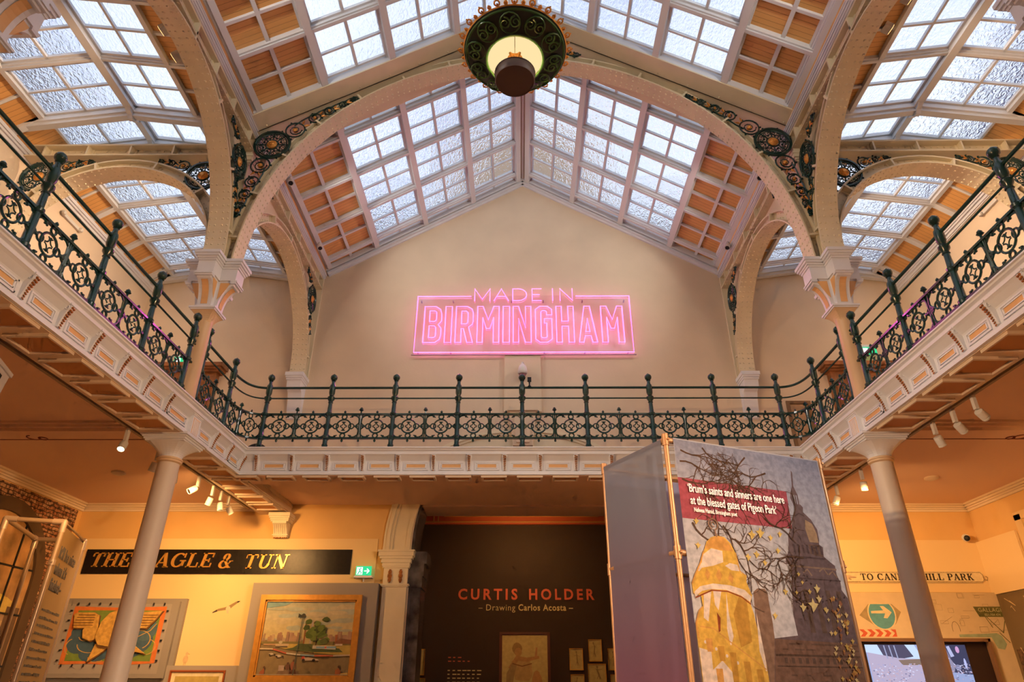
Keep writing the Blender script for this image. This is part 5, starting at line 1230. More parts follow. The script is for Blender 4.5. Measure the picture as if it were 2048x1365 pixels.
m.tube([V((p[0], ym-.002, p[1])) for p in arc(6.93, 2.50, .06, .11, 200, -20, 12)], .004, 4)
m.build('line_drawing', mat('pencil_line', (.30, .22, .12), .8), t)
# wall screen in its recess
t = empty('wall_screen', 'wide wall screen in a brown recess showing a blue tinted film of men working gravel', 'screen', None, (6.3, YW, 1))
m = MB(); m.box(5.30, 7.37, YW-.06, YW-.05, 1.0, 2.36); m.build('recess_back', mat('recess_dark', (.03, .014, .01), .5), t)
m = MB(); m.box(5.30, 7.37, YW-.16, YW-.08, 2.31, 2.36); m.box(7.33, 7.37, YW-.16, YW-.08, 1.0, 2.36); m.box(5.28, 5.31, YW-.16, YW-.08, 1.0, 2.36); m.build('recess_frame', mat('recess_brown', (.22, .11, .05), .5), t)
sm = lambda c: emit('film_%d_%d_%d' % tuple(int(q*99) for q in c), c, 1.0)
r = random.Random(21); sh = [(R_(5.42, 1.2, 7.0, 2.27), (.30, .36, .62)), ([(5.42, 2.27), (6.2, 2.27), (6.3, 2.05), (5.9, 2.08), (5.42, 2.16)], (.50, .62, .85)), ([(5.62, 2.27), (6.05, 2.27), (6.15, 2.10), (5.85, 2.05), (5.68, 2.12)], (.08, .07, .12)), ([(5.44, 2.16), (5.9, 2.08), (6.6, 2.05), (6.6, 1.2), (5.44, 1.2)], (.42, .36, .50)),
   ([(5.9, 2.05), (6.3, 2.07), (6.35, 1.98), (5.95, 1.98)], (.22, .15, .12)), (R_(6.58, 1.85, 7.0, 2.27), (.05, .05, .10)), ([(6.58, 1.2), (7.0, 1.2), (7.0, 1.84), (6.58, 1.9)], (.28, .33, .55)), (ribbon([(6.62, 2.25), (6.66, 2.1), (6.68, 1.95)], [.10, .12, .09]), (.20, .17, .28)), (ribbon([(6.72, 2.25), (6.76, 2.1)], [.05, .06]), (.40, .42, .65)), (ribbon([(6.66, 2.12), (6.85, 1.86)], .016), (.50, .48, .70)), (blob(6.86, 2.2, .03, .05), (.55, .3, .55)), (blob(6.93, 2.0, .02, .08), (.42, .44, .72)), (blob(6.80, 1.95, .05, .04), (.22, .22, .36)), (blob(6.70, 1.97, .05, .1), (.26, .24, .36))]
for i in range(3): sh.append((ribbon([(5.72+.08*i, 2.26), (5.74+.08*i, 2.07)], .018), (.30, .32, .5)))
for i in range(520):
    x = r.uniform(5.46, 6.98); z = r.uniform(1.55, 2.0); sh.append((blob(x, z, r.uniform(.006, .02), r.uniform(.004, .009), 6), r.choice([(.55, .55, .75), (.18, .17, .3), (.35, .34, .55), (.5, .34, .4)])))
art('film_image', t, WALLP(YW-.062), sh, sm, eps=.0006)
# right side wall: brown mural and door edge, corner camera
m = MB(); m.box(WA-.03, WA, 8.9, 11.60, 0, 3.02)
t = m.build('brown_mural_board', mat('brown_mural', (.17, .11, .045), .8)); tag(t, 'brown mural board with pale drawn lettering on the right side wall', 'mural')
m = MB(); r = random.Random(2)
for k in range(16):
    y = r.uniform(10.3, 11.3); z = r.uniform(1.9, 2.95); m.tube([V((WA-.033, y, z)), V((WA-.033, y+r.uniform(-.12, .12), z+r.uniform(-.1, .1))), V((WA-.033, y+r.uniform(-.15, .15), z+r.uniform(-.1, .1)))], .005, 4)
m.build('chalk_lines', mat('chalk_line', (.55, .40, .18), .8), t)
MB().prism(R_(11.0, 1.75, 11.45, 2.2), 0, .004, lambda p, q, d: V((WA-.031-d, p, q))).build('dark_brick_patch', mat('dark_patch', (.11, .055, .025), .8, noise=.6, nscale=25), t)
m = MB(); m.box(WA-.06, WA, 10.36, 10.50, 0, 4.06); m.box(WA-.06, WA, 8.6, 10.5, 3.98, 4.10); m.box(WA-.02, WA, 8.7, 10.36, 0, 3.98); struct('door_1', m, LOWPANEL)
def dome_camera(name, label, c, d=(0, -1, 0), body=BLACKD, s=1.):
    t = empty(name, label, 'security camera', None, c); c = V(c); d = V(d)
    MB().lathe([(.06*s, 0), (.062*s, .02*s), (.055*s, .05*s)], 16, M=Matrix.Translation(c) @ d.to_track_quat('Z', 'Y').to_matrix().to_4x4()).build('housing', SPOTW, t, True)
    MB().ball(c+d*.055*s, .048*s, 14).build('dome', body, t, True); return t
dome_camera('corner_camera', 'small dark dome camera in the corner above the right mural', (7.50, YW-.13, 3.92), (-.2, -.9, -.35))

# ------------------------------------------------------------------ banner stand
t = empty('banner_stand', 'tall copper pipe stand with a grey cloth and a printed cathedral dome cloth', 'banner stand', None, (1.7, 6, 0))
Q = [V((1.19, 5.314, 0)), V((2.753, 5.990, 0)), V((2.331, 6.815, 0)), V((.768, 6.144, 0))]
for p in Q: m = MB(); m.tube([p, p+V((0, 0, 3.5))], .021, 12); m.ball(p+V((0, 0, 3.505)), .03, 10); m.build('upright_pipe', COPPER, t, True)
for i in range(4):
    for z in (3.48, 2.56, .9): MB().tube([Q[i]+V((0, 0, z)), Q[(i+1) % 4]+V((0, 0, z))], .017, 10).build('cross_pipe', COPPER, t, True)
for p in Q:
    for z in (3.48, 2.56, .9):
        m = MB()
        m.tube([p+V((0, 0, z-.05)), p+V((0, 0, z+.05))], .029, 10)
        i = Q.index(p)
        for q in (Q[(i+1) % 4], Q[i-1]): d = (q-p).normalized(); m.tube([p+V((0, 0, z)), p+d*.08+V((0, 0, z))], .025, 10)
        m.ball(p+V((.02, -.03, z)), .012, 6); m.build('pipe_joint', COPPER, t, True)
def cloth(name, p, q, z0, z1, m_, off, wav=.012, par=t):
    d = (q-p).normalized(); n = V((d.y, -d.x, 0)); L = (q-p).length; mb = MB(); nx, nz = 30, 20
    def S(u, v, e=0): return p+d*u+n*(off+e+wav*math.sin(u*9+v*1.5)*min(1, (z1-v)*.6))+V((0, 0, v))
    vs = [S(L*i/nx, z0+(z1-z0)*j/nz) for j in range(nz+1) for i in range(nx+1)]
    mb.add(vs, [(j*(nx+1)+i, j*(nx+1)+i+1, (j+1)*(nx+1)+i+1, (j+1)*(nx+1)+i) for j in range(nz) for i in range(nx)])
    return mb.build(name, m_, par, True), S
dl_ = (Q[0]-Q[3]).normalized()
cloth('grey_cloth', Q[3]+dl_*.03, Q[0]-dl_*.03, .3, 3.49, mix_mat('grey_purple_voile', (.22, .22, .26), .86, .45, weave=True), .026)
LV = mix_mat('lavender_voile', (.50, .50, .66), .93, .5); cloth('lavender_cloth', Q[1]+V((0,0,0)), Q[2], .3, 3.45, LV, .026); cloth('lavender_cloth', Q[2], Q[3], .3, 3.45, LV, .026)
P0 = Q[0]; ed = (Q[1]-Q[0]).normalized(); en = V((ed.y, -ed.x, 0)); BS = lambda u, v, d: P0+ed*u+en*(.028+d)+V((0, 0, v))
m = MB(); m.add([BS(u, v, 0) for v in (.3, 3.50) for u in (.06, 1.66)], [(0, 1, 3, 2)]); CL = m.build('printed_cloth', mix_mat('printed_voile', (.44, .42, .45), .93, .4), t)
def pvoile(c): return mix_mat_c('print_%d_%d_%d' % tuple(int(q*255) for q in c), c)
def mix_mat_c(n, c):
    if n in _mats: return _mats[n]
    _mats[n] = mix_mat(n, c, .96, .35, mottle=.16); return _mats[n]
red = [(0.06, 3.16), (1.205, 3.162), (1.19, 2.837), (0.06, 2.827)]
cath = [(1.307, 3.365), (1.32, 3.349), (1.301, 3.22), (1.331, 3.14), (1.342, 3.1), (1.342, 3.059), (1.364, 3.037), (1.353, 2.995), (1.426, 2.937), (1.477, 2.854), (1.474, 2.766), (1.463, 2.726), (1.499, 2.706), (1.487, 2.628), (1.548, 2.586), (1.593, 2.558), (1.591, 2.482), (1.615, 2.424), (1.608, 2.364), (1.658, 2.30), (1.658, 1.0), (.60, 1.0), (0.727, 1.668), (0.797, 1.968), (1.036, 1.995), (1.028, 2.151), (1.081, 2.437), (1.097, 2.541), (1.047, 2.537), (1.058, 2.582), (1.103, 2.646), (1.134, 2.785), (1.167, 2.804), (1.208, 2.901), (1.256, 2.97), (1.266, 3.035), (1.238, 3.106), (1.251, 3.156), (1.283, 3.218)]
door = [(0.659, 2.3), (0.702, 2.327), (0.777, 2.331), (0.799, 2.3), (0.803, 2.075), (0.78, 1.668), (.8, 1.0), (.64, 1.0), (0.666, 1.748), (0.636, 1.938), (0.643, 2.136)]
helt = [(0.222, 2.581), (0.261, 2.655), (0.313, 2.696), (0.37, 2.71), (0.443, 2.706), (0.499, 2.659), (0.532, 2.589), (0.543, 2.504), (0.557, 2.434), (0.611, 2.423), (0.599, 2.366), (0.635, 2.271), (0.605, 2.215), (0.624, 2.135), (0.642, 1.964), (0.667, 1.836), (0.669, 1.723), (.66, 1.0), (.065, 1.0), (0.065, 1.861), (0.062, 1.948), (0.063, 2.049), (0.109, 2.14), (0.147, 2.168), (0.143, 2.247), (0.076, 2.257), (0.071, 2.336), (0.116, 2.407), (0.17, 2.479)]
dome = [(0.233, 2.596), (0.28, 2.664), (0.321, 2.692), (0.369, 2.708), (0.424, 2.705), (0.48, 2.658), (0.515, 2.595), (0.469, 2.599), (0.428, 2.676), (0.383, 2.679), (0.342, 2.604), (0.299, 2.615), (0.269, 2.599)]
wband = [(0.208, 2.552), (0.298, 2.608), (0.404, 2.594), (0.398, 2.508), (0.293, 2.473), (0.184, 2.452), (0.153, 2.423), (0.137, 2.436), (0.19, 2.494)]
wband2 = [(0.411, 2.481), (0.461, 2.505), (0.533, 2.496), (0.551, 2.448), (0.469, 2.45)]
ring = [(0.086, 2.271), (0.145, 2.314), (0.271, 2.341), (0.43, 2.336), (0.569, 2.309), (0.624, 2.264), (0.606, 2.222), (0.524, 2.266), (0.387, 2.3), (0.246, 2.299), (0.157, 2.281), (0.09, 2.238)]
w1 = [(0.171, 2.262), (0.243, 2.279), (0.182, 2.066), (0.143, 2.09)]; w2 = [(0.262, 2.29), (0.342, 2.295), (0.29, 2.148), (0.262, 2.186)]; w3 = [(0.385, 2.286), (0.382, 2.125), (0.396, 1.97), (0.356, 1.893), (0.345, 2.02)]
w4 = [(0.069, 1.886), (0.173, 1.864), (0.169, 1.742), (0.263, 1.804), (0.349, 1.719), (.40, 1.4), (.5, 1.0), (.07, 1.0)]; w5 = [(0.648, 2.163), (0.668, 1.798), (0.66, 1.711), (0.622, 1.873)]
d1 = [(0.227, 2.448), (0.256, 2.409), (0.225, 2.359), (0.203, 2.405)]; d2 = [(0.344, 2.456), (0.371, 2.409), (0.334, 2.351), (0.308, 2.405)]; d3 = [(0.448, 2.434), (0.478, 2.401), (0.458, 2.345), (0.421, 2.384)]
slide = [(0.106, 2.012), (0.196, 2.002), (0.32, 1.93), (0.523, 1.821), (0.663, 1.735), (0.653, 1.692), (0.478, 1.77), (0.274, 1.866), (0.121, 1.95)]
m2 = [(0.506, 2.265), (0.574, 2.241), (0.565, 1.936), (0.451, 1.895), (0.426, 2.127)]; m1 = [(0.27, 2.134), (0.298, 2.096), (0.282, 2.005), (0.263, 1.992)]
sky2 = [(.065, 2.85), (1.2, 2.84), (1.1, 2.151), (1.1, 1.9), (.9, 1.9), (0.8, 1.4), (.065, 1.4)]
YL = (.66, .39, .075); YD = (.50, .26, .05); WT = (.72, .58, .48); OR = (.60, .30, .08); MR = (.28, .07, .03); RB = (.36, .08, .10); CD = (.15, .10, .10); CD2 = (.26, .15, .10)
r = random.Random(12)
sh = [(sky2, (.56, .51, .50))]+[(R_(.065, 3.49-.05*(i+1), 1.65, 3.49-.05*i), tuple(round(a+(b-a)*i/23, 3) for a, b in zip((.24, .24, .31), (.56, .51, .50)))) for i in range(24)]
br = []
def branch(x, z, a, L, w, n):
    pts = [(x, z)]; 
    for i in range(5): a += r.uniform(-.45, .45); x += math.cos(a)*L/5; z += math.sin(a)*L/5; pts.append((x, z))
    if all(.08 < p[0] < 1.28 and 1.9 < p[1] < 3.47 for p in pts): br.append((ribbon(pts, [w*(1-.12*i) for i in range(6)]), (.10, .055, .035)))
    if n:
        for i in (2, 3, 5): branch(*pts[i], a+r.choice((-1, 1))*r.uniform(.4, 1.2), L*.72, w*.68, n-1)
for x, z, a in ((.12, 3.40, -.3), (.10, 3.30, .1), (.35, 3.45, -.9), (.8, 3.42, -2.2), (.1, 3.15, -.2), (.55, 3.2, .3), (.45, 2.8, -.7), (.55, 2.7, -.4), (.15, 2.8, -1.4), (1.25, 2.6, 2.9), (1.2, 2.2, 2.6), (.9, 2.9, -.5), (1.0, 3.3, -2.6)): branch(x, z, a, .30, .016, 3)
sh += [(door, CD2), (cath, CD), ([(1.36, 2.93), (1.43, 2.90), (1.46, 2.82), (1.46, 2.74), (1.36, 2.74), (1.34, 2.85)], (.36, .23, .14)), ([(1.34, 2.72), (1.46, 2.72), (1.48, 2.62), (1.34, 2.64)], (.15, .09, .07)), ([(.73, 1.66), (.80, 1.965), (1.655, 1.95), (1.655, 1.0), (.62, 1.0)], (.20, .11, .075)),
       ([(.78, 1.86), (1.655, 1.86), (1.655, 1.845), (.78, 1.845)], (.12, .07, .05)), ([(.78, 1.78), (1.655, 1.78), (1.655, 1.77), (.78, 1.77)], (.12, .07, .05))]
for i in range(11): x = .86+i*.07; sh.append((R_(x, 1.795, x+.03, 1.835), (.13, .08, .06)))
for x in (1.18, 1.30, 1.42, 1.54): sh.append((R_(x, 2.02, x+.05, 2.35), (.14, .085, .065)))
CDd = (.10, .065, .065)
for x, z0, z1 in ((1.28, 3.06, 3.14), (1.305, 3.06, 3.14), (1.33, 3.06, 3.14)): sh.append((R_(x, z0, x+.010, z1), (.34, .33, .38)))
for i in range(7): x = 1.16+i*.05; sh.append((R_(x, 2.64, x+.022, 2.71), CDd))
sh += [(R_(1.10, 2.60, 1.50, 2.615), CDd), (R_(1.08, 2.52, 1.60, 2.535), (.24, .15, .11)), (R_(1.10, 2.43, 1.62, 2.44), CDd), (ribbon([(1.25, 2.95), (1.30, 2.98), (1.36, 2.96)], .012), CDd)]
for x, z in ((1.40, 2.50), (1.50, 2.48), (1.22, 2.48)): sh.append((ribbon([(x, z), (x+.05, z+.03), (x+.09, z-.02)], .014), (.27, .17, .12)))
for i in range(30): x = r.uniform(.82, 1.6); z = r.choice((1.94, 1.90, 1.72, 1.66)); sh.append((R_(x, z-.012, min(1.65, x+r.uniform(.04, .12)), z), (.15, .085, .06)))
sh += [(red, RB)]+br
sh += [(helt, YL), (dome, OR), ([(.342, 2.604), (.383, 2.679), (.43, 2.676), (.469, 2.599), (.41, 2.60)], OR), (wband, WT), (wband2, WT), (m2, YD), (m1, MR), (w1, WT), (w2, WT), (w3, WT), (w4, WT), (w5, WT), (ring, WT), (d1, OR), (d2, OR), (d3, OR), (slide, YL), (ribbon([(.09, 2.23), (.25, 2.29), (.4, 2.29), (.53, 2.255), (.61, 2.205)], .01), MR), (ribbon([(.1, 2.03), (.22, 2.02), (.36, 1.93), (.66, 1.75)], .008), OR), (ribbon([(.22, 2.58), (.17, 2.48), (.115, 2.4), (.075, 2.33)], .012), OR), (ribbon([(.535, 2.59), (.55, 2.45), (.60, 2.42)], .010), OR), (ribbon([(.147, 2.168), (.11, 2.14), (.068, 2.05), (.075, 1.95)], .012), OR)]
for i in range(7): sh.append((blob(.13+.09*i, 1.925-.045*i, .012, .012, 8), WT))
for u, a, b in ((.14, 1.86, 1.95), (.24, 1.80, 1.90), (.34, 1.62, 1.86), (.46, 1.6, 1.80), (.57, 1.5, 1.75), (.2, 1.5, 1.75)): sh.append(([(u, a), (u+.05, a), (u+.055, b), (u-.005, b)], YD if u > .2 else OR))
sh.append((ribbon(arc(.35, 2.80, .045, .045, -90, 250, 16), .012), CD2)); sh.append((ribbon(arc(.35, 2.80, .02, .02, 0, 300, 10), .01), CD2)); sh.append((ribbon([(.355, 2.76), (.37, 2.70)], .014), CD2))
def leaf(x, z, s, c): sh.append(([(x+s*q*math.cos(a), z+s*q*math.sin(a)) for q, a in ((1, .3), (.5, .8), (1, 1.5), (.5, 2.1), (.95, 2.8), (.4, 3.4), (.9, 4.4), (.5, 5.2))], c))
for x, z, s in ((0.733, 2.745, .045), (0.825, 2.767, .05), (0.927, 2.738, .03), (0.657, 2.562, .035), (0.749, 2.59, .035), (0.821, 2.53, .03), (0.982, 2.637, .03), (1.252, 2.223, .06), (1.328, 2.356, .04), (1.326, 2.277, .035), (1.139, 2.204, .04), (1.099, 2.316, .02), (1.157, 2.463, .022), (1.18, 2.399, .02), (1.241, 2.33, .025), (1.383, 2.194, .03), (0.983, 2.317, .03), (0.834, 2.13, .03), (1.035, 2.777, .03), (0.175, 2.62, .03), (0.186, 2.809, .03)): leaf(x, z, s, (.62, .42, .12) if x < 1.05 or s < .03 else (.66, .50, .22))
for i in range(120):
    x = 1.60-abs(r.gauss(0, .10)); z = 2.3-r.random()*.9; leaf(x, z, r.uniform(.012, .026), r.choice([(.55, .36, .10), (.42, .20, .06), (.60, .44, .2), (.30, .12, .06)]))
art('print', CL, BS, sh, pvoile, eps=.00012)
BT = mat('banner_lettering', (.80, .76, .72), .7)
bt = lambda u0, v0, s=1: (lambda x, y, z: BS(u0+x, v0+y, .014+z))
text('lettering', "\u2018Brum\u2019s saints and sinners are one here", .098, bt(.135, 3.045), BT, CL, ext=.0008, bevel=.0014, width=1.01)
text('lettering', "at the blessed gates of Pigeon Park\u2019", .098, bt(.150, 2.945), BT, CL, ext=.0008, bevel=.0014, width=.89)
text('lettering', "Nafeesa Hamid, Birmingham poet", .050, bt(.175, 2.885), BT, CL, ext=.0008, bevel=.0007, width=.43)

# ------------------------------------------------------------------ hanging lamp
LC = V((-.078, 4.5, 0))
t = empty('hanging_lamp', 'large green and gilt hanging lamp with glowing bowl and dark drum under the roof', 'lamp', None, (-.078, 4.5, 6.9))
MB().lathe([(.165, 7.42), (.165, 11.6)], 56, LC, flute=.05).build('fluted_duct', WHITE, t)
m = MB(); m.lathe([(.50, 7.30), (.515, 7.31), (.515, 7.335), (.49, 7.34), (.40, 7.42), (.2, 7.46), (.165, 7.5), (.16, 7.44), (.36, 7.36), (.27, 7.21), (.28, 7.20), (.38, 7.25), (.49, 7.295)], 48, LC); m.build('canopy', mat('dark_canopy', (.02, .035, .03), .3), t, True)
m = MB(); m.torus(LC+V((0, 0, 7.30)), .49, .014, (1,0,0), (0,1,0), 40, 6); m.torus(LC+V((0, 0, 7.195)), .285, .013, (1,0,0), (0,1,0), 36, 6)
for k in range(10):
    a = 2*PI*k/10+.2; e1 = V((math.cos(a), math.sin(a), .28)).normalized(); e2 = V((-math.sin(a), math.cos(a), 0))
    for s_ in (-1, 1):
        c = LC+V((0, 0, 7.236))+V((math.cos(a), math.sin(a), 0))*.395+e2*(s_*.052); scroll(m, c, .058, e2, e1, 1.5, .009, PI/2, s_)
    m.torus(LC+V((0, 0, 7.24))+V((math.cos(a), math.sin(a), 0))*.39, .098, .008, e1, e2, 14, 5)
m.build('scrollwork', mat('lamp_green', (.06, .16, .05), .3), t, True)
m = MB()
for k in range(40):
    a = 2*PI*k/40; d = V((math.cos(a), math.sin(a), 0)); n = V((-math.sin(a), math.cos(a), 0)); c = LC+V((0, 0, 7.335))+d*.518
    e1 = (d+V((0, 0, .35))).normalized()
    h = .042 if k % 2 == 0 else .022
    m.torus(c+e1*h*.7, h*.62, .009, e1, n, 8, 4); m.ball(c+e1*h*.5, .011, 5); m.ball(c+e1*h*1.5, .011, 5); m.ball(c+e1*.006, .016, 5)
m.torus(LC+V((0, 0, 7.325)), .512, .012, (1,0,0), (0,1,0), 40, 5)
m.build('gilt_cresting', mat('bright_gilding', (.95, .42, .06), .4, metal=0.), t, True)
m = MB(); prof = [(.285*math.cos(PI/2*i/8), 7.20+.13*math.sin(PI/2*i/8)) for i in range(8)]+[(.02, 7.33)]
m.lathe(prof, 36, LC); m.build('glowing_bowl', emit('warm_bowl', (1, .78, .40), .79), t, True)
m = MB(); m.lathe([(.03, 7.12), (.05, 7.15), (.09, 7.21), (.10, 7.25), (.06, 7.30)], 10, LC)
for k in range(6): a = PI/3*k; m.tube([LC+V((.10*math.cos(a), .10*math.sin(a), 7.22)), LC+V((.05*math.cos(a), .05*math.sin(a), 7.14))], .018, 6)
m.build('burner_rose', GILT, t, True)
m = MB(); m.lathe([(.02, 6.893), (.18, 6.893), (.184, 6.887), (.19, 6.887), (.196, 6.90), (.197, 6.99), (.19, 7.0), (.02, 7.0)], 36, LC); m.torus(LC+V((0, 0, 6.995)), .197, .006, (1,0,0), (0,1,0), 36, 5)
m.build('drum', mat('dark_drum', (.12, .075, .065), .5), t, True)
m = MB()
for k in range(3):
    a = 2*PI*k/3+PI/6; d = V((math.cos(a), math.sin(a), 0)); m.tube([LC+d*.18+V((0, 0, 7.0)), LC+d*.27+V((0, 0, 7.20))], .003, 4)
m.build('suspension_wires', mat('brass_wire', (.5, .3, .08), .4, metal=.6), t)

# ------------------------------------------------------------------ spotlights and tracks
for sg, nm in ((-1, 'left'), (1, 'right')):
    x = sg*4.66; m = MB(); m.box(x-.02, x+.02, .5, 11.2, 4.325, 4.355)
    for y in (1.5, 4.6, 7.2, 9.8, 10.9): m.tube([V((x, y, 4.35)), V((x, y, 4.5))], .006, 6)
    tag(m.build('lighting_track', mat('track_grey', (.30, .22, .16), .5)), 'long lighting track slung beside the %s gallery beam' % nm, 'lighting track', 'lighting tracks')
proto = [None]
def head(m, c, d, r=.045, L=.12):
    q = V(d).normalized().to_track_quat('Z', 'Y').to_matrix().to_4x4(); M = Matrix.Translation(c) @ q
    m.lathe([(r*.5, -L*.5), (r*.92, -L*.48), (r, -L*.4), (r, L*.28), (r*.95, L*.30), (r*.95, L*.34), (r, L*.36), (r, L*.5), (r*.85, L*.5), (r*.8, L*.42), (.003, L*.42)], 18, M=M)
def spot_fix(x, y, zt, d, label, group, lit=False, name='track_spotlight'):
    t = empty(name, label, 'spotlight', group, (x, y, zt))
    MB().box(x-.018, x+.018, y-.022, y+.022, zt-.15, zt).build('arm', SPOTW, t)
    c = V((x, y, zt-.16))+V(d).normalized()*.075; m = MB(); head(m, c, d); m.build('lamp_head', SPOTW, t, True)
    m = MB(); m.lathe([(.002, 0), (.036, 0), (.036, .002), (.002, .002)], 16, M=Matrix.Translation(c+V(d).normalized()*.052) @ V(d).normalized().to_track_quat('Z', 'Y').to_matrix().to_4x4())
    m.build('lens', emit('lamp_lens', (1, .80, .50), 9) if lit else BLACKD, t)
    return c+V(d).normalized()*.09
G = 'track spotlights under the galleries'
SPL = [(-1, 7.30, (.15, -.6, -1), 'lit white track spotlight glowing just left of the left column capital', True), (-1, 8.05, (-.3, .1, -1), 'white track spotlight half hidden behind the left column', False), (-1, 8.55, (.05, .15, -1), 'white track spotlight pointing straight down right of the left column', False), (-1, 9.25, (-.5, -.6, -.6), 'white track spotlight turned back towards the left wall, third right of the left column', False),
       (-1, 9.75, (-.35, .2, -.9), 'white track spotlight in the middle of the row near the left corbel', False), (-1, 10.05, (.2, .1, -1), 'slim white track spotlight second from the left corbel', False), (-1, 10.35, (.45, .5, -.8), 'white track spotlight nearest the left corbel', False),
       (1, 5.45, (.85, .5, -.5), 'nearest white track spotlight at the right edge, pointing right', False), (1, 6.35, (.9, .45, -.55), 'white track spotlight pointing right, second from the right edge', False), (1, 6.72, (.9, .5, -.7), 'white track spotlight pointing right, middle of the three right of the right column', False), (1, 7.10, (.5, .3, -.9), 'white track spotlight closest to the right column on its near side', False),
       (1, 8.9, (.1, .3, -1), 'white track spotlight directly behind the right column', False), (1, 9.7, (-.4, .2, -.9), 'white track spotlight just right of the banner top', False)]
SPOS = []
for sg, y, d, lab, lit in SPL: SPOS.append(spot_fix(sg*4.66, y, 4.325, d, lab, G, lit))
for x, y, z, d, lab in ((-4.0, 10.56, 9.42, (.5, -.5, -1), 'small white spotlight on the left roof cornice near the gable wall'), (-4.0, 8.68, 9.42, (.5, -.5, -1), 'small white spotlight on the left roof cornice behind the wide arch'), (4.08, 10.6, 9.42, (-.5, -.5, -1), 'small white spotlight on the right roof cornice near the gable wall'), (4.08, 8.61, 9.42, (-.5, -.5, -1), 'small white spotlight on the right roof cornice behind the wide arch')):
    t = empty('roof_spotlight', lab, 'spotlight', 'white spotlights under the roof', (x, y, z)); m = MB(); m.box(x-.012, x+.012, y-.02, y+.02, z-.03, z+.06); c = V((x, y, z-.05))+V(d).normalized()*.05; head(m, c, d, .05, .12); m.build('lamp_head', SPOTW, t, True)
    MB().lathe([(.002, 0), (.04, 0), (.04, .002), (.002, .002)], 14, M=Matrix.Translation(c+V(d).normalized()*.052) @ V(d).normalized().to_track_quat('Z', 'Y').to_matrix().to_4x4()).build('lens', BLACKD, t)
for x, y, lab in ((-4.72, 5.66, 'nearer square white spotlight on the boards over the left aisle'), (-4.75, 6.08, 'farther square white spotlight on the boards over the left aisle'), (-4.72, 8.55, 'square white spotlight on the boards over the left aisle beyond the column'), (4.80, 5.72, 'farther square white spotlight on the boards over the right aisle'), (4.84, 5.30, 'lit square white spotlight at the top edge over the right aisle'), (4.78, 8.55, 'square white spotlight on the boards over the right aisle beyond the column')):
    sg = -1 if x < 0 else 1
    t = empty('aisle_spotlight', lab, 'spotlight', 'square spotlights over the aisles', (x, y, 9.2)); d = V((sg*.8, .1, -.5)).normalized(); M = Matrix.Translation((x, y, 9.27)) @ d.to_track_quat('Z', 'Y').to_matrix().to_4x4()
    m = MB(); m.box(-.06, .06, -.045, .045, -.07, .03, M); m.box(-.05, .05, -.002, .002, -.07, .0, M); m.box(x-.012, x+.012, y-.012, y+.012, 9.27, 9.42); m.build('housing', SPOTW, t)
    MB().box(-.052, .052, -.038, .038, .031, .034, M).build('lens', emit('warm_lens', (1, .55, .2), 3.0), t)
for x, y, lab in ((-6.09, 9.62, 'round white smoke detector on the lower ceiling of the left aisle'), (6.23, 9.89, 'round white smoke detector on the lower ceiling of the right aisle')):
    tag(MB().lathe([(.10, 4.5), (.10, 4.475), (.075, 4.465), (.05, 4.455), (.002, 4.455)], 20, (x, y, 0)).build('smoke_detector', mat('detector', (.68, .55, .42), .6), None, True), lab, 'smoke detector', 'smoke detectors')
# projector box at the left edge
t = empty('ceiling_projector', 'grey white projector box hung at the far left edge under the gallery', 'projector', None, (-4.95, 5.0, 4.0)); m = MB()
M = Matrix.Translation((-4.86, 5.16, 4.03)) @ Matrix.Rotation(.15, 4, 'Z') @ Matrix.Rotation(-.18, 4, 'X')
m.box(-.22, .22, -.16, .16, -.13, .13, M); m.box(-.235, .235, -.175, .175, .10, .14, M); m.build('casing', mat('projector_grey', (.55, .52, .55), .5), t); MB().box(-.02, .02, -.02, .02, .14, .45, M).build('bracket', SPOTW, t)
MB().box(.222, .226, -.10, .06, -.07, .05, M).build('vent', BLACKD, t)

# ------------------------------------------------------------------ things on the gallery
def doorcase(sg, lab):
    t = empty('wooden_doorcase', lab, 'doorcase', 'carved wooden doorcases upstairs', (sg*6.5, YW, ZB)); x0, x1 = sorted((sg*5.9, sg*7.2)); m = MB()
    for g, z0, z1 in ((0, 6.90, 7.02), (.06, 7.02, 7.06), (.11, 7.06, 7.10), (.15, 7.10, 7.18)): m.box(x0-g, x1+g, YW-.16-g, YW, z0, z1)
    m.box(x0, x0+.2, YW-.16, YW, ZB, 6.9); m.box(x1-.2, x1, YW-.16, YW, ZB, 6.9); m.box(x0+.2, x1-.2, YW-.13, YW, 6.75, 6.9); m.box(x0+.05, x0+.15, YW-.19, YW, ZB, 6.8); m.box(x1-.15, x1-.05, YW-.19, YW, ZB, 6.8); m.build('surround', DWOOD, t)
    m = MB(); m.box(x0+.2, x1-.2, YW-.08, YW, ZB, 6.75)
    for z0, z1 in ((4.9, 5.6), (5.75, 6.6)):
        for a in (x0+.28, (x0+x1)/2+.05): m.box(a, a+.32, YW-.10, YW, z0, z1)
    m.build('door', DWOOD, t)
doorcase(-1, 'carved wooden doorcase behind the left column on the gallery'); doorcase(1, 'carved wooden doorcase behind the right column on the gallery')
for x, z, nm in ((-6.62, 7.26, 'left'), (6.73, 7.45, 'right')):
    t = empty('gallery_exit_sign', 'small lit green exit sign over the %s doorcase, seen through the railing' % nm, 'sign', 'green exit signs', (x, 11.4, z)); MB().box(x-.16, x+.16, 11.35, YW, z+.07, z+.10).build('housing', WHITE, t); MB().box(x-.15, x+.15, 11.40, 11.42, z-.08, z+.07).build('lit_panel', emit('exit_green', (.03, .55, .22), 1.1), t); MB().box(x-.11, x-.02, 11.395, 11.40, z-.06, z+.05).build('pictogram', emit('picto_90', (.9, .9, .9), 1.2), t)
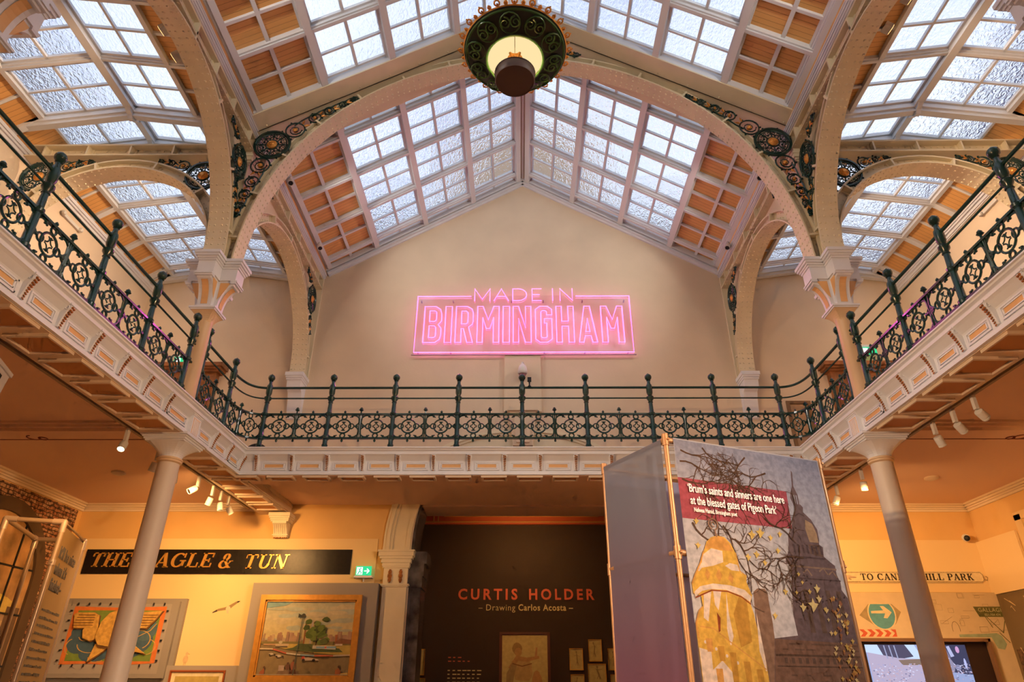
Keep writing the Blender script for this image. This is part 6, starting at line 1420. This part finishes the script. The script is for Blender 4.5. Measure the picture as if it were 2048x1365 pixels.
framed('framed_portrait', 'small dark gilt framed picture on the gallery wall right of the railing corner', 'picture', 5.0, 5.50, 5.46, 6.47, YW, .055, mat('bronze_frame', (.22, .12, .05), .45), [(R_(5.05, 5.56, 5.41, 6.42), (.42, .27, .15))])
t = empty('dome_security_camera', 'white hanging dome camera on the pilaster above the middle of the railing', 'security camera', None, (.02, YW, 7.0))
m = MB(); m.tube([V((.02, YW-.03, 7.16)), V((.02, YW-.2, 7.20)), V((.02, YW-.22, 7.12))], .022, 8); m.lathe([(.015, 7.17), (.035, 7.165), (.04, 7.14), (.065, 7.12), (.082, 7.07), (.09, 7.02), (.092, 6.97), (.08, 6.95), (.075, 6.95)], 20, (.02, YW-.22, 0)); m.build('housing', SPOTW, t, True)
MB().ball((.02, YW-.22, 6.95), .07, 14).build('dome', mat('smoked_dome', (.25, .12, .12), .15), t, True)
t = empty('small_black_camera', 'little black camera clamped to the handrail right of the middle post', 'camera', None, (.11, 9.418, 5.8)); m = MB(); m.box(.085, .145, 9.40, 9.44, 5.90, 5.965); m.build('body', BLACKD, t); MB().lathe([(.03, 5.812), (.012, 5.83), (.008, 5.86), (.014, 5.88), (.008, 5.90)], 10, (.115, 9.418, 0)).build('clamp', BLACKD, t, True)
t = empty('gallery_chair', 'black round backed chair against the gallery wall at the left railing corner', 'chair', None, (-4.77, 11.1, ZB))
m = MB()
ring0 = [(-.21+.42*i/12, 5.10) for i in range(13)]; poly = [(-4.98, 5.10)]+[(-4.77+.21*math.cos(a), 5.36+.17*math.sin(a)) for a in [PI-PI*i/12 for i in range(13)]]+[(-4.56, 5.10)]
m.prism(poly, 0, .05, lambda p, q, d: V((p, 11.28+d, q))); m.build('backrest', BLACKD, t)
MB().box(-4.98, -4.56, 10.88, 11.30, 5.08, 5.14).build('seat', BLACKD, t)
for dx in (-.18, .18):
    for y in (10.92, 11.28): MB().lathe([(.012, ZB), (.014, 5.09)], 8, (-4.77+dx, y, 0)).build('leg', BLACKD, t)
for sg, y in ((-1, 8.93), (1, 8.6)):
    t = empty('wall_light_bar', 'slim white light fitting on the %s gallery wall seen past the handrail' % ('left' if sg < 0 else 'right'), 'light fitting', 'slim wall light fittings', (sg*WA, y, 8.7)); x = sg*(WA-.02); m = MB(); m.box(x-.02, x+.02, y-.22, y+.22, 8.68, 8.74); m.build('bar', SPOTW, t)
    m = MB(); [m.ball((sg*(WA-.05), y+q, 8.71), .045, 8) for q in (-.24, .24)]; m.build('end_lamp', SPOTW, t, True)

# ------------------------------------------------------------------ light
w = bpy.data.worlds.new('overcast_sky'); SC.world = w; w.use_nodes = True; nt = w.node_tree; bg = nt.nodes['Background']
tc = nt.nodes.new('ShaderNodeTexCoord'); n = nt.nodes.new('ShaderNodeTexNoise'); n.inputs['Scale'].default_value = 2.6; n.inputs['Detail'].default_value = 6; n.inputs['Distortion'].default_value = .4
nt.links.new(tc.outputs['Generated'], n.inputs['Vector']); rp = nt.nodes.new('ShaderNodeValToRGB'); nt.links.new(n.outputs['Fac'], rp.inputs['Fac'])
e = rp.color_ramp.elements; e[0].position = .36; e[0].color = SKY0; e[1].position = .62; e[1].color = SKY1
nt.links.new(rp.outputs['Color'], bg.inputs['Color']); bg.inputs['Strength'].default_value = SKYS
def spot(name, loc, tgt, power, col, ang=70, blend=.9, r=.08):
    l = bpy.data.lights.new(name, 'SPOT'); l.energy = power; l.color = col; l.spot_size = math.radians(ang); l.spot_blend = blend; l.shadow_soft_size = r
    o = bpy.data.objects.new(name, l); COL.objects.link(o); o.location = loc; o.rotation_euler = (V(tgt)-V(loc)).to_track_quat('-Z', 'Y').to_euler(); return o
def point(name, loc, power, col, r=.1):
    l = bpy.data.lights.new(name, 'POINT'); l.energy = power; l.color = col; l.shadow_soft_size = r; o = bpy.data.objects.new(name, l); COL.objects.link(o); o.location = loc; return o
WARM = (1, .58, .22); WARM2 = (1, .70, .42)
for loc, tgt, p, c, a in LIGHTS: spot('spot_or_fill_lamp', loc, tgt, p, c, a)
for loc, p, c, r_ in POINTS: point('lamp', loc, p, c, r_)

# ------------------------------------------------------------------ camera
PIT, YAW, ROL, FPX = [math.radians(28.054), math.radians(-.726), math.radians(.204), 1315.1]
f = V((math.sin(YAW)*math.cos(PIT), math.cos(YAW)*math.cos(PIT), math.sin(PIT))); rr = V((math.cos(YAW), -math.sin(YAW), 0)); uu = rr.cross(f)
r2 = rr*math.cos(ROL)+uu*math.sin(ROL); u2 = -rr*math.sin(ROL)+uu*math.cos(ROL)
cd = bpy.data.cameras.new('camera'); cam = bpy.data.objects.new('camera', cd); COL.objects.link(cam)
cam.matrix_world = Matrix.Translation((-.041, 0, 1.6)) @ basis(r2, u2, -f)
cd.sensor_width = 36; cd.lens = 36*FPX/2048; cd.clip_start = .05; cd.clip_end = 200
SC.camera = cam
SC.view_settings.view_transform = 'Standard'; SC.view_settings.look = 'None'; SC.view_settings.gamma = 1; SC.view_settings.exposure = EXPO
SC.view_settings.use_curve_mapping = False
c = SC.cycles; c.use_denoising = True; c.max_bounces = 6; c.diffuse_bounces = 3; c.glossy_bounces = 3; c.transmission_bounces = 4; c.transparent_max_bounces = 8; c.sample_clamp_indirect = 6; c.use_adaptive_sampling = True; c.adaptive_threshold = .08; c.adaptive_min_samples = 14; c.use_light_tree = False
try: c.denoiser = 'OPENIMAGEDENOISE'
except Exception: pass
